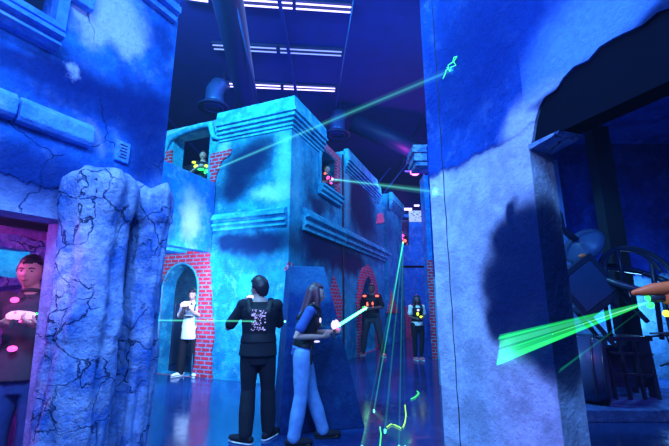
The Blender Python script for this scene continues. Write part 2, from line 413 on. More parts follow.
# room behind left wall
WI = (wp(LW, 0, 0, -1.9)[:2], LW[1])
LWd = (wp(LW, 0, 0, -.22)[:2], LW[1])
struct(MB().panel(WI, rect(-4, 2.05, 0, 2.6), [jag(rect(-1.8, .73, 1.70, 1.99), .02, .1, 3)], .15), 'wall_inner_left', m_inpur)
fr = jag(rect(-1.95, .84, 1.60, 2.11), .03, .09, 5)
struct(MB().panel(WI, fr, [jag(rect(-1.8, .73, 1.70, 1.99), .02, .1, 3)], .05, off=.05), 'trim_5', m_rock)
W2 = (wp(LW, 0, 0, -3.2)[:2], LW[1])
struct(MB().panel(W2, rect(-4, 2.9, 0, 3), (), .1), 'wall_inner_teal', m_inner)
struct(MB().panel((wp(LW, .9, 0, -.22)[:2], (-LW[1][1], LW[1][0])), rect(0, 1.68, 0, 2.6), (), .1), 'wall_inner_end', m_inpur)
mb = MB()
for q in (-.5, -.9, -1.3, -1.7): mb.bar(wp(LW, -3, 2.26, q), wp(LW, .8, 2.26, q), .07, .14)
struct(mb, 'trim_6', m_dark)
mb = MB(); mb.panel(LW, rect(-3.2, .9, 2.34, 2.42), (), 1.9, off=-.22)
struct(mb, 'ceiling_left_room', m_dark)

# sculpted stone columns
def column(name, x, y, h, prof_, label, seed, lean=(0, 0)):
    o = empty(name, (x, y, 0)); tag(o, label, 'column')
    mb = MB(); seg = 64; n = 90; b = 0
    for i in range(n + 1):
        t = i / n; z = h * t; r = prof_(t)
        for k in range(seg):
            a = 2 * math.pi * k / seg; cx, sy = math.cos(a), math.sin(a)
            # squarish section
            q = 1 / (abs(cx) ** 3.2 + abs(sy) ** 3.2) ** (1 / 3.2)
            P = V((cx * 1.4 + seed, sy * 1.4, z * .9))
            d = noise.noise(P * 1.6) * .05 + noise.noise(P * 5) * .018 + noise.noise(P * 13) * .007
            rr = r * (.55 + .45 * q) + d
            zt = z + (noise.noise(V((cx, sy, seed))) * .07 * (t ** 6))
            mb.v.append(V((cx * rr + lean[0] * t, sy * rr + lean[1] * t, zt)))
    for i in range(n):
        for k in range(seg):
            a = i * seg + k; c = i * seg + (k + 1) % seg; mb.face((a, c, c + seg, a + seg), smooth=True)
    mb.face([n * seg + k for k in range(seg)]); mb.face([k for k in range(seg)][::-1])
    mb.build('shaft', m_rock, o)
    return o
def pr1(t):
    z = t
    r = .205 - .035 * t
    if t > .84: r += .045 * math.sin(min(1, (t - .84) / .12) * math.pi / 2)
    if t > .975: r -= (t - .975) * 1.6
    if .52 < t < .60: r += .015
    return r
def pr2(t):
    r = .135 - .0 * t
    if t > .87: r += .03
    if t > .97: r -= (t - .97) * 1.3
    return r
c1 = column('stone_column', -1.685, 2.60, 2.34, pr1, 'broad cracked pale blue stone column in front of left wall, wider of two', 1.3)
c2 = column('stone_column', -1.535, 3.02, 2.40, pr2, 'narrow cracked blue stone column at the end of left wall', 7.7)
# ------------------------------------------------------------ right wall and pillar
k = [p for p in jag([(-4, 2.66), (-.9, 2.76), (-.5, 2.77), (-.28, 2.72), (-.1, 2.62), (-.03, 2.44)], .035, .06, 2)]
k = k[:k.index(min(k, key=lambda q: abs(q[0] + .03) + abs(q[1] - 2.44))) + 1]
seg1 = [(a[0], a[1]) for a in k]
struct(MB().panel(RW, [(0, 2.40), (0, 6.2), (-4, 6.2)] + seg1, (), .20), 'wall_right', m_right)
mb = MB().panel(RW, [(0, 0), (.86, 0), (.86, 6.2), (0, 6.2)], (), .20)
RE = (wp(RW, .86, 0)[:2], nrm((-.60, .80)), -1)
mb.panel(RE, rect(0, .15, 0, 6.2), (), .3)
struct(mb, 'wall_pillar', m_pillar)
struct(MB().tube([wp(RW, .865 + .004 * math.sin(i * 1.7), i * .1, .002) for i in range(60)], .004, seg=6), 'trim_14', m_dark)
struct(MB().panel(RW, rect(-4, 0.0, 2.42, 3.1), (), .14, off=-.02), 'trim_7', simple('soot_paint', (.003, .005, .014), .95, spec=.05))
struct(MB().panel(RW, [(-.20, 2.405), (0.0, 2.385), (0.0, 2.42), (-.22, 2.42)], (), .20, off=.004), 'trim_8', m_rock)
# right room
struct(MB().box((5.5, 7.12, 2.3), (7.2, .15, 4.6)), 'wall_right_room', m_backr)
struct(MB().box((5.4, 4.6, 4.65), (6.9, 5.1, .1)), 'ceiling_right_room', m_backr)
pp_ = at(607, 200, 6.4)
struct(MB().box((pp_.x, 6.4, 2.37), (.30, .22, 4.45)), 'trim_10', m_dark)
d = empty('door_frame', (at(572, 300, 6.88).x, 6.88, 0)); tag(d, kind='structure'); d.name = 'door_1'
mb = MB(); mb.box((.02, 0, 2.06), (.07, .06, 4.12)); mb.box((-.3, 0, 4.14), (.71, .06, .07)); mb.box((-.62, 0, 2.06), (.07, .06, 4.12))
o = mb.build('frame', simple('frame_blue', (.10, .2, .6)), d)
MB().box((-.3, 0.01, 2.05), (.57, .04, 4.1)).build('leaf', m_dark, d)
plat = MB().box((5.0, 6.0, .07), (4.6, 2.0, .14)).build('platform', m_plat, bevel=.01); tag(plat, 'low blue platform under the heap of furniture in the right room', 'platform')

# ------------------------------------------------------------ teal building
bd = empty('castle_building', (CO[0], CO[1], 0)); tag(bd, 'two-storey teal plaster castle building with brick arches behind the players', 'building')
def B(mb, name, mat, parent=bd, **kw):
    for i, v in enumerate(mb.v): mb.v[i] = v - V((CO[0], CO[1], 0))
    return mb.build(name, mat, parent, **kw)
def archhole(s0, s1, spring, apex, z0=.002, n=14, pointed=False):
    c = (s0 + s1) / 2; hw = abs(s1 - s0) / 2; P = [(s0, z0), (s1, z0), (s1, spring)] if s1 > s0 else None
    for i in range(1, n):
        a = math.pi * i / n
        x = math.cos(a); y = math.sin(a)
        if pointed: y = (1 - abs(x) ** 1.5) ** .8
        P.append((c + hw * x, spring + (apex - spring) * y))
    P.append((s0, spring)); return P
A1 = archhole(2.1, 3.1, 1.72, 2.27)
wl = rect(2.12, 3.22, 3.2, 5.36)
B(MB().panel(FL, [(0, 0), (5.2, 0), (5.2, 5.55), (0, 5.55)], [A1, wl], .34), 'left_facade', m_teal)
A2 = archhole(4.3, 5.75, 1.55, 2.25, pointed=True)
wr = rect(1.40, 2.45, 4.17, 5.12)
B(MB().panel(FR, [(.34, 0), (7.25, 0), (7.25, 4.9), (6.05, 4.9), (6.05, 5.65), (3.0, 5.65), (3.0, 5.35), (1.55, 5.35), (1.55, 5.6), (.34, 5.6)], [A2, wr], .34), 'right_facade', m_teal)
B(MB().panel(FR, [(7.2, 0), (9.9, 0), (9.9, 5.75), (7.9, 5.75), (7.9, 4.9), (7.2, 4.9)], (), .6, off=.12), 'end_block', m_teal)
fl = lambda s, o=0: tuple(wp(FL, s, 0, o)[:2])
fr_ = lambda s, o=0: tuple(wp(FR, s, 0, o)[:2])
# cornices: parapet band over stepped mouldings, wrapping the corner
def band(z0, z1, outs): return prof(z0, z1, outs)
cp = [(o * .7, 4.94 + (z - 4.94) * .86) for o, z in [(-.02, 4.96), (.04, 4.96), (.04, 5.03), (.10, 5.03), (.10, 5.06), (.07, 5.06), (.07, 5.13), (.15, 5.13), (.15, 5.16), (.12, 5.16), (.12, 5.23), (.20, 5.23), (.20, 5.26), (.17, 5.26), (.17, 5.34), (.24, 5.34), (.24, 5.40), (.20, 5.42), (.16, 5.74), (-.02, 5.74)]]
B(MB().sweep([fl(1.86), fl(0), fr_(1.5)], cp), 'cornice', m_trim)
def shift(P, dz): return [(o, z + dz) for o, z in P]
B(MB().sweep([fr_(3.05), fr_(6.1)], shift(cp, .10)), 'cornice', m_trim)
fb = ((wp(FR, 0, 0, .12)[0], wp(FR, 0, 0, .12)[1]), DA)
B(MB().sweep([tuple(wp(fb, 7.75, 0)[:2]), tuple(wp(fb, 9.95, 0)[:2])], shift(cp, .12)), 'cornice', m_trim)
B(MB().sweep([fr_(6.05), fr_(6.6)], shift([(o * .8, z) for o, z in cp], .0)), 'cornice', m_trim)
lp = [(-.02, 2.93), (.05, 2.93), (.05, 3.0), (.10, 3.02), (.10, 3.07), (.06, 3.08), (.06, 3.14), (.13, 3.15), (.13, 3.20), (.10, 3.21), (.10, 3.25), (.02, 3.30), (-.02, 3.30)]
B(MB().sweep([fl(1.82), fl(.06)], lp), 'ledge', m_trim)
lp2 = [(o * 1.2, 2.93 + (z - 2.93) * 1.3) for o, z in lp]
B(MB().sweep([fr_(.55), fr_(2.86)], lp2), 'ledge', m_trim)
B(MB().sweep([fr_(2.95), fr_(6.7)], lp2), 'ledge', m_trim)
B(MB().sweep([fr_(6.8), fr_(7.7)], lp2), 'ledge', m_trim)
B(MB().panel(FR, rect(2.86, 2.95, 0, 5.5), (), .02, off=.02), 'seam_strip', m_dark)
# window trims
B(MB().panel(FR, rect(1.30, 2.55, 4.08, 5.24), [rect(1.42, 2.43, 4.19, 5.10)], .05, off=.04), 'window_frame', m_trim)
B(MB().panel(FR, [(2.32, 4.17), (2.62, 4.17), (2.62, 5.3), (1.5, 5.3), (1.5, 5.12), (2.32, 5.12)], (), .05, off=.055), 'brick_surround', m_brick)
B(MB().sweep([fr_(1.30), fr_(2.66)], [(-.02, 3.93), (.08, 3.93), (.08, 4.0), (.13, 4.02), (.13, 4.10), (.17, 4.12), (.17, 4.17), (-.02, 4.17)]), 'window_sill', m_trim)
B(MB().panel(FL, [(3.20, 3.2), (3.48, 3.2), (3.46, 5.0), (3.22, 5.02)], (), .05, off=.03), 'brick_surround', m_brick)
P7 = [onwall(x, y, FL) for x, y in ((210.5, 181), (211, 155), (232, 149), (232, 153), (222, 162), (219, 171), (215, 184))]
B(MB().panel(FL, jag(P7 + [(1.98, 3.4), (2.14, 3.4)], .02, .08), (), .05, off=.03), 'brick_surround', m_brick)
mb = MB(); pts = [wp(FL, s, z, .05) for s, z in ((3.50, 4.55), (3.46, 5.0), (3.30, 5.30), (2.9, 5.38), (2.4, 5.44), (2.08, 5.42), (1.98, 5.1), (1.80, 5.02))]
B(mb.tube(pts, [.05, .07, .08, .075, .075, .08, .06, .03], seg=10), 'plaster_lintel', m_trim)
# bricks round the arches and broken patches
bo = [(1.60, 0), (1.66, .4), (1.62, .8), (1.72, 1.3), (1.80, 1.9), (1.88, 2.52), (3.52, 2.6), (3.50, 0)]
B(MB().panel(FL, jag(bo, .02, .09, 4), [archhole(2.1, 3.1, 1.72, 2.27)], .05, off=.035), 'brick_surround', m_brick)
mb = MB(); hw = .5
pts = [wp(FL, 2.1, z, .04) for z in (.02, .6, 1.2, 1.72)] + [wp(FL, 2.6 - .5 * math.cos(a), 1.72 + .55 * math.sin(a), .04) for a in [math.pi * i / 14 for i in range(1, 14)]] + [wp(FL, 3.1, z, .04) for z in (1.72, 1.2, .6, .02)]
B(mb.tube(pts, .022, seg=8), 'arch_edge', m_trim)
a_out = [(3.92, 0), (3.95, .8), (3.88, 1.5), (4.05, 2.05), (4.45, 2.45), (5.0, 2.62), (5.6, 2.45), (6.0, 2.05), (6.2, 1.5), (6.12, .7), (6.2, 0)]
B(MB().panel(FR, jag(a_out, .03, .1, 8), [archhole(4.3, 5.75, 1.55, 2.25, pointed=True)], .05, off=.035), 'brick_surround', m_brick)
def patch(w, pts, seed=0):
    P = [onwall(x, y, w) for x, y in pts]
    return B(MB().panel(w, jag(P, .03, .1, seed), (), .04, off=.025), 'brick_patch', m_brick)
patch(FR, [(333, 275), (337, 285), (342, 303), (340, 322), (336, 332), (330, 322), (328, 303), (329, 290)], 1)
patch(FR, [(291, 262), (296, 271), (290, 271)], 2); patch(FL, [(289, 261), (289, 271), (284, 271)], 3)
patch(FR, [(377, 214), (382, 213), (384, 222), (376, 224)], 4)
patch(((wp(FR, 0, 0, .12)[0], wp(FR, 0, 0, .12)[1]), DA), [(391, 291), (394, 300), (398, 313), (387, 313)], 5)
# inside of the building: floor slab, dark rear walls
B(MB().panel(FL, rect(.4, 5, 3.0, 5.4), (), .06, off=-1.7), 'inner_wall', m_dark)
B(MB().panel(FR, rect(.4, 6.8, 3.0, 5.3), (), .06, off=-2.2), 'inner_wall', m_dark)
mb = MB(); P = [wp(FL, 5.0, 0, -.34), wp(FL, .35, 0, -.34), wp(FR, 6.9, 0, -.34), wp(FR, 6.9, 0, -2.2), wp(FR, 2, 0, -2.4), wp(FL, 5.0, 0, -1.7)]
b0 = len(mb.v)
for z in (3.22, 3.38):
    for p in P: mb.v.append(V((p.x, p.y, z)))
mb.face(range(6)); mb.face(range(6, 12))
for i in range(6): mb.face((i, (i + 1) % 6, 6 + (i + 1) % 6, 6 + i))
B(mb, 'upper_floor', m_dark)
# ground floor rooms seen through the arches
B(MB().panel(FL, rect(1.2, 5.5, 0, 2.9), (), .1, off=-2.3), 'room_wall', m_inner)
B(MB().panel(FL, jag([(2.95, 1.05), (3.9, 1.0), (3.9, 1.62), (3.1, 1.62), (2.85, 1.35)], .02, .08), (), .04, off=-2.24), 'brick_patch', m_brick)
B(MB().panel(FR, rect(2.6, 7.1, 0, 2.9), (), .1, off=-1.7), 'room_wall', m_inner)
# bridge parapet
br = MB().panel(BR, [(-2.4, 2.48), (-.01, 2.48), (-.01, 4.0), (-2.4, 4.0)], (), .22)
br.panel(BR, rect(-2.4, -.45, 2.42, 2.56), (), 1.6, off=-.22)
tag(br.build('bridge_parapet', m_bridge), 'blue plaster side wall of overhead walkway between left wall and teal building', 'walkway')
# dark crate behind the arch
ck = at(171, 330, 9.6)
tag(MB().box((ck.x - .1, 9.6, .72), (.55, .5, 1.44)).build('crate', m_woodb, bevel=.02), 'tall dark box inside the brick archway behind the player in white', 'box')

# far side
fw = 16.5
W0 = ((-2, fw), (1, 0))
struct(MB().panel(W0, rect(3.0, 9, 0, 5.4), [tuple(map(tuple, [onwall(*p, W0) for p in ((394, 245), (409, 245), (409, 217), (394, 217))]))], .3), 'wall_far', m_bridge)
struct(MB().panel(((-2, fw + 1.2), (1, 0)), rect(2, 9, 0, 5.4), (), .1), 'wall_far_room', m_inpur)
P = onwall(393, 210, W0); Q = onwall(411, 210, W0)
fl_l = MB().bar(wp(W0, P[0], P[1], .15), wp(W0, Q[0], Q[1], .15), .1, .09).build('light_strip', m_tube); tag(fl_l, 'white glowing light strip above the far window', 'light')
P = onwall(411, 207, W0); Q = onwall(418, 207, W0)
tag(MB().bar(wp(W0, P[0] + .1, P[1], .25), wp(W0, Q[0], Q[1], .25), .08, .06).build('light_strip', m_tube), 'short light strip above the pale far panel', 'light')
P = onwall(409, 222, W0); Q = onwall(424, 211, W0)
sg = empty('wall_panel', wp(W0, P[0], P[1], 0)); tag(sg, 'pale glowing panel with small dark marks high on the far wall', 'sign')
mb = MB().panel(W0, rect(P[0], Q[0], P[1], Q[1]), (), .05, off=.07)
loc(mb, sg).build('board', glow('board_glow', (.55, .7, 1.0), .55), sg)
mb = MB(); random.seed(3)
for i in range(16):
    s_ = random.uniform(P[0] + .08, Q[0] - .1); z_ = random.uniform(P[1] + .05, Q[1] - .08); mb.panel(W0, rect(s_, s_ + random.uniform(.03, .07), z_, z_ + .03), (), .01, off=.085)
loc(mb, sg).build('marks', m_dark, sg)
# right brick-cornered block
RX = 2.55
mb = MB(); mb.box((RX + 2.2, 10.6, 2.55), (4.3, .5, 5.1)); struct(mb, 'wall_brick_block', m_bridge)
RBW = ((RX + .03, 10.35), (1, 0))
struct(MB().panel(((RX + .02, 10.34), (1, 0)), jag(rect(0, .42, 0, 2.6), .02, .1), (), .03, off=.03), 'trim_11', m_brick)
z1 = at(430, 147, 10.2).z; z0 = at(430, 167, 10.2).z
mb = MB(); N_ = 5
for i in range(N_):
    zz = z0 + (z1 - z0) * i / N_; o_ = .06 + .05 * (i % 2) + .02 * i
    mb.box((RX + .9, 10.45, zz + (z1 - z0) / N_ / 2), (2.1 + o_ * 2, .6 + o_ * 2, (z1 - z0) / N_ - .02))
struct(mb, 'trim_12', m_rock)
# brick post across the alley
pb = MB().panel(((wp(FR, 9.9, 0)[:2]), (1, 0)), rect(0, .45, 0, 1.3), (), .4)
struct(pb, 'trim_13', m_brick)

# ------------------------------------------------------------ ceiling services
for a_, b_, lab in (((235, 2), (353, 10), 'ultraviolet tube pairs at the top edge of the photo, right of the round duct'), ((212, 47), (344, 54), 'middle row of ultraviolet tubes across the dark ceiling'), ((227, 85), (337, 90), 'farthest row of ultraviolet tubes above the building cornice')):
    e0 = atz(*a_, 7.9); e1 = atz(*b_, 7.9); L = e1 - e0
    o = empty('tube_light', (e0 + e1) / 2); tag(o, lab, 'light', 'ultraviolet tube lights on the ceiling')
    d_ = L.normalized(); n_ = V((-d_.y, d_.x, 0)); mid = (e0 + e1) / 2
    MB().bar(e0 - mid + V((0, 0, .06)), e1 - mid + V((0, 0, .06)), .26, .05).build('housing', m_ductb, o)
    k = 2
    for i in range(k):
        for sgn in (-1, 1):
            q0 = e0 + L * (i / k + .01) - mid; q1 = e0 + L * ((i + 1) / k - .02) - mid
            MB().tube([q0 + n_ * .075 * sgn, q1 + n_ * .075 * sgn], .017, seg=8).build('tube', m_tubed if 'middle' in lab else m_tube, o)
e0 = atz(184, -2, 7.9); e1 = atz(208, 1.5, 7.9); mid = (e0 + e1) / 2
o = empty('tube_light', mid); tag(o, 'short stub of ultraviolet tube at the top edge left of the round duct', 'light', 'ultraviolet tube lights on the ceiling')
MB().bar(e0 - mid + V((0, 0, .06)), e1 - mid + V((0, 0, .06)), .26, .05).build('housing', m_duct, o)
MB().tube([e0 - mid, e1 - mid], .02, seg=8).build('tube', m_tube, o)
# round duct
a_ = atz(222, -30, 7.2); b_ = atz(248, 104, 7.2)
dd = (b_ - a_)
pts = [a_ + dd * (i / 14) for i in range(15)]
mb = MB().tube(pts, .30, seg=28)
tag(mb.build('air_duct', m_ductb), 'thick dark round air duct running overhead towards the building cornice', 'duct')
mb = MB()
mb.tube([atz(234, -5, 7.0), atz(258, 106, 6.9)], .022, seg=6)
tag(mb.build('conduit', m_duct), 'thin pipe running beside the round duct', 'pipe')
mb = MB().tube([atz(354, -3, 7.85), at(336, 106, 9.6)], .014, seg=6)
tag(mb.build('conduit', m_duct), 'thin pipe slanting from the ceiling to behind the building window', 'pipe')
def vent(px, py, Y, sc_, label):
    c_ = at(px, py, Y); o = empty('ceiling_vent', c_); tag(o, label, 'vent')
    MB().tube([(0, 0, 0), (0, 0, .12), (0, 0, .42), (.05, .08, .62), (.12, .3, .74)], [.25 * sc_] * 3 + [.24 * sc_, .22 * sc_], seg=28).build('pipe', m_duct, o)
    mb = MB(); mb.tube([(0, 0, .06), (0, 0, 0), (0, 0, -.05), (0, 0, -.10)], [.26 * sc_, .36 * sc_, .42 * sc_, .43 * sc_], seg=32, cap=False)
    mb.tube([(0, 0, -.10), (0, 0, -.07), (0, 0, -.02)], [.43 * sc_, .30 * sc_, .22 * sc_], seg=32, cap=False)
    mb.build('flange', m_ductb, o)
    MB().ring((0, 0, -.09), .25 * sc_, .015, seg=32).build('rim', m_duct, o)
    MB().tube([(.12, .3, .74), (.12, .3, 8.0 - c_.z)], .03, seg=8).build('hanger', m_ductb, o)
vent(214, 105, 9.3, 1.0, 'round elbow vent with a flared mouth hanging left of the thick duct')
vent(337, 133, 11.0, 1.0, 'round elbow vent hanging above the right side of teal building')
mb = MB().tube([at(352, 122, 11.6), at(434, 158, 12.2)], .32, seg=20)
tag(mb.build('air_duct', m_ductb), 'dark air duct running right from the vent towards the pillar', 'duct')
# roof trusses
rt = empty('roof_truss', (0, 0, 0)); tag(rt, 'thin steel roof bracing under the dark ceiling', 'roof truss')
mb = MB()
for (p, q) in (((390, 168), (356, 210)), ((425, 140), (375, 205)), ((360, 112), (428, 148)), ((178, 40), (215, 95)), ((160, 110), (190, 130)), ((170, 165), (190, 20))):
    A_ = at(p[0], p[1], 15); B_ = at(q[0], q[1], 15); MB().tube([A_, B_], .035, seg=6).build('brace', m_steel, rt)
mb = MB()

for X_ in (-6, -1.2, 3.2): mb.box((X_, 9, 7.9), (.08, 22, .14))
mb.build('purlins', m_ceil, rt)
# magenta lamp
lp_ = at(415, 172, 12.0); o = empty('magenta_lamp', lp_); tag(o, 'small glowing magenta lamp fixed at the top of the far alley', 'lamp')
MB().ell((0, 0, 0), (.17, .14, .12)).build('bulb', glow('lamp_magenta', (1.0, .16, .72), 6), o)
MB().bar((-.35, 0, .02), (.3, 0, .02), .05).build('bracket', m_duct, o)
MB().bar((.3, 0, .02), (.3, 0, -1.8), .04).build('rod', m_duct, o)

# ------------------------------------------------------------ obelisk barricade
ob = empty('barricade', (.36, 4.80, 0)); tag(ob, 'dark blue truncated pyramid barricade behind the woman in blue jeans', 'barricade')
def frustum(mb, b, t, z0, z1):
    n0 = len(mb.v)
    for (x0, x1, y0, y1), z in ((b, z0), (t, z1)):
        for x, y in ((x0, y0), (x1, y0), (x1, y1), (x0, y1)): mb.v.append(V((x, y, z)))
    for q in ((0, 1, 5, 4), (1, 2, 6, 5), (2, 3, 7, 6), (3, 0, 4, 7), (0, 3, 2, 1), (4, 5, 6, 7)): mb.face([n0 + i for i in q])
    return mb
fm = frustum(MB(), (-1.0, 0, 0, .9), (-.90, -.46, .18, .72), 0, 1.90)
Mz = Matrix.Rotation(math.radians(14), 3, 'Z')
for i, v in enumerate(fm.v): fm.v[i] = Mz @ v
fm.build('body', m_obel, ob, bevel=.012)

# ------------------------------------------------------------ laser helpers
def beam(a, b, r, c, s, label, halo=True, name='laser_beam'):
    a = V(a); b = V(b); o = empty(name, a); tag(o, label, 'laser beam')
    MB().tube([(0, 0, 0), b - a], r, seg=10).build('beam_core', beam_mat('beam_core', c, s / (2 * r)), o)
    if halo: MB().tube([(0, 0, 0), b - a], r * 3, seg=12).build('beam_haze', beam_mat('beam_haze', c, s * .10 / (2 * r)), o)
    return o
def glowline(pts, r, mat, label):
    o = MB().tube(pts, r, seg=6, round_=True).build('laser_mark', mat); tag(o, label, 'laser mark'); return o

# ------------------------------------------------------------ phaser guns
def gun(loc_, direc, shell, tip, label, scale=1.0, dark=None, leds=()):
    """muzzle points along +Y locally; grip at the origin"""
    o = empty('laser_gun', loc_); tag(o, label, 'laser gun', 'laser tag guns')
    d = V(direc).normalized(); x = d.cross(V((0, 0, 1))).normalized(); z = x.cross(d)
    o.rotation_euler = Matrix((x, d, z)).transposed().to_euler(); o.scale = (scale,) * 3
    MB().tube([(0, -.13, .02), (0, -.08, .035), (0, .0, .04), (0, .09, .04), (0, .16, .035), (0, .19, .03)], [(.02, .03), (.035, .05), (.04, .055), (.038, .05), (.03, .04), (.02, .026)], seg=14, side=(1, 0, 0)).build('shell', shell, o)
    MB().tube([(0, .17, .032), (0, .235, .03), (0, .24, .03)], [.022, .019, .014], seg=12).build('barrel', m_plastic, o)
    MB().tube([(0, .238, .03), (0, .25, .03)], [.013, .010], seg=10).build('lens', tip, o)
    MB().tube([(0, -.04, .0), (0, -.055, -.05), (0, -.07, -.11)], [(.016, .026), (.016, .024), (.018, .028)], seg=12, side=(1, 0, 0), round_=True).build('grip', m_plastic, o)
    MB().tube([(0, .10, .0), (0, .10, -.04), (0, .10, -.085)], [(.016, .018), (.016, .018), (.018, .02)], seg=12, side=(1, 0, 0), round_=True).build('foregrip', m_plastic, o)
    MB().ring((0, 0, -.02), .032, .005, axis=(1, 0, 0), seg=16).build('trigger_guard', m_plastic, o)
    MB().bar((0, -.06, .095), (0, .10, .09), .016, .02).build('sight_rail', m_plastic, o)
    for i, (m, p) in enumerate(leds):
        MB().ell(p, (.014, .014, .014), 10, 6).build('indicator_light', m, o)
    return o

# ------------------------------------------------------------ people
def headfn(sc_=1.0):
    def f(d):
        x, y, z = d
        rx, ry, rz = .077, .098, .118
        if z < 0: k = -z; rx *= 1 - .30 * k ** 1.3; ry *= 1 - .08 * k
        p = V((x * rx, y * ry, z * rz))
        if y > 0:
            p.y += .010 * y * max(0, 1 - abs(z + .55) * 1.4)                 # jaw forward
            g_ = lambda cx, cz, sx, sz: math.exp(-((p.x - cx) / sx) ** 2 - ((p.z - cz) / sz) ** 2)
            p.y += .020 * g_(0, -.022, .011, .013) + .012 * g_(0, -.004, .008, .022)   # nose
            p.y += .006 * g_(0, .030, .05, .010)                              # brow
            p.y -= .011 * (g_(.031, .008, .017, .011) + g_(-.031, .008, .017, .011))
            p.y += .007 * g_(0, -.052, .020, .009)                            # lips
            p.y += .008 * g_(0, -.092, .020, .014)                            # chin
            p.y += .004 * (g_(.040, -.020, .018, .018) + g_(-.040, -.020, .018, .018))
        return p * sc_
    return f
def person(label, loc_, yaw, h=1.72, P=None, female=False, skin=None, shirt=None, pants=None, shoes=None, hair=None, longhair=False,
           vest=None, leds=(), vox=.009, sleeve=.5, head=(0, 0), shirt_hem=.90, build=1.0, mark=None, vestmarks=None, strap=False, collar=False, twist=0.0, jacket=None, mpants=None, poof=1.0):
    S = h / 1.72
    J = dict(pelvis=(0, 0, .96), chest=(0, 0, 1.30), neck=(0, -.005, 1.45), head=(0, .02, 1.605),
             hipR=(.095, 0, .92), kneeR=(.105, .02, .50), ankR=(.11, -.01, .09), hipL=(-.095, 0, .92), kneeL=(-.105, .02, .50), ankL=(-.11, -.01, .09),
             shR=(.185, -.005, 1.405), elR=(.24, -.03, 1.13), wrR=(.22, .10, .90), shL=(-.185, -.005, 1.405), elL=(-.24, -.03, 1.13), wrL=(-.22, .10, .90), toeR=(.02, 1), toeL=(-.02, 1),
             hR=None, hL=None, palmR=None, palmL=None)
    if P: J.update(P)
    for k, v in J.items():
        if v is not None and not k.startswith('toe') and not k.startswith('h' + 'R') and k not in ('hL', 'hR', 'palmR', 'palmL'): J[k] = V(v) * S
    w = (.93 if female else 1.0) * build
    root = empty('person', loc_, yaw); tag(root, label, 'person')
    side = V((math.cos(twist), math.sin(twist), 0))
    pel, ch, nk, hd = J['pelvis'], J['chest'], J['neck'], J['head']
    def torso(inf, z0=None, z1=None, top=True):
        wst = pel.lerp(ch, .42)
        secs = [(pel + V((0, 0, -.09)) * S, .125, .095), (pel + V((0, 0, -.02)) * S, .165, .118), (pel.lerp(ch, .12), .160, .112), (wst, .132 if female else .142, .098), (pel.lerp(ch, .75), .150, .108), (ch, .165, .118),
                (ch + V((0, 0, .07)) * S, .170, .108), (nk + V((0, 0, -.045)) * S, .135, .080), (nk + V((0, 0, -.005)) * S, .075, .062)]
        if female: secs[5] = (ch + V((0, .012, -.02)), .155, .128)
        if z0 is not None: secs = [q for q in secs if q[0].z >= z0 * S - .001]
        if z1 is not None: secs = [q for q in secs if q[0].z <= z1 * S + .001]
        return [q[0] for q in secs], [(q[1] * w * S + inf, q[2] * w * S + inf) for q in secs]
    def limb(a, b, c, r, inf, t1=1.0, t0=0.0):
        """a-b-c chain with radii r (5 values)"""
        pts = []; rr = []
        N = 12
        for i in range(N + 1):
            t = i / N
            if t < t0 - 1e-6 or t > t1 + 1e-6: continue
            if t <= .5: p = a.lerp(b, t * 2)
            else: p = b.lerp(c, t * 2 - 1)
            x = t * 4; k = min(3, int(x)); f = x - k
            f = f * f * (3 - 2 * f)
            pts.append(p); rr.append((r[k] * (1 - f) + r[k + 1] * f) * S + inf)
        return pts, rr
    AR = [.052, .046, .038, .037, .026]; LR = [.088, .080, .058, .056, .038]
    if female: AR = [.044, .039, .033, .031, .022]; LR = [.088, .077, .054, .052, .034]
    body = MB()
    pts, rr = torso(0); body.tube(pts, rr, seg=28, side=side, round_=True)
    body.tube([nk + V((0, -.005, -.04)) * S, hd + V((0, -.02, -.07)) * S], [.056 * S * w, .052 * S * w], seg=16)
    yaw_h, pit = head
    HM = Matrix.Rotation(yaw_h, 3, 'Z') @ Matrix.Rotation(pit, 3, 'X')
    hf = headfn(S)
    body.ell(hd, None, 44, 34, HM, hf)
    for sx in (1, -1): body.ell(hd + HM @ V((sx * .077, -.005, -.002)) * S, (.009 * S, .018 * S, .030 * S), 10, 8, HM)
    for q in 'RL':
        a, b, c = J['sh' + q], J['el' + q], J['wr' + q]
        pts, rr = limb(a, b, c, AR, 0); body.tube(pts, rr, seg=16, round_=True)
        sgn = 1 if q == 'R' else -1
        body.tube([ch + V((sgn * .06, -.01, .06)) * S, a], [.062 * S * w, .055 * S * w], seg=14, round_=True)
        a, b, c = J['hip' + q], J['knee' + q], J['ank' + q]
        pts, rr = limb(a, b, c, LR, 0); body.tube(pts, rr, seg=18, round_=True)
        # foot
        t_ = V((*J['toe' + q], 0)).normalized(); an = J['ank' + q]
        g0 = V((an.x, an.y, an.z - .045 * S))
        body.tube([g0 - t_ * .05 * S, g0 + t_ * .05 * S + V((0, 0, -.005)), g0 + t_ * .16 * S + V((0, 0, -.018))], [(.032 * S, .034 * S), (.04 * S, .032 * S), (.036 * S, .018 * S)], seg=12, side=(0, 0, 1) if 0 else t_.cross(V((0, 0, 1))), round_=True)
        # hand
        wr = J['wr' + q]; fd = V(J['h' + q]).normalized() if J['h' + q] else (wr - J['el' + q]).normalized()
        pn = V(J['palm' + q]).normalized() if J['palm' + q] else V((-sgn, 0, 0))          # palm normal
        pn = (pn - fd * pn.dot(fd)).normalized(); sd = fd.cross(pn) * 1.0
        hs = S * (.9 if female else 1.0)
        body.tube([wr, wr + fd * .035 * hs, wr + fd * .085 * hs], [(.026 * hs, .020 * hs), (.038 * hs, .018 * hs), (.040 * hs, .015 * hs)], seg=14, side=sd, round_=True)
        th = 1 if (fd.cross(pn)).dot(V((0, 0, 1))) > 0 else -1                              # thumb on the upper side
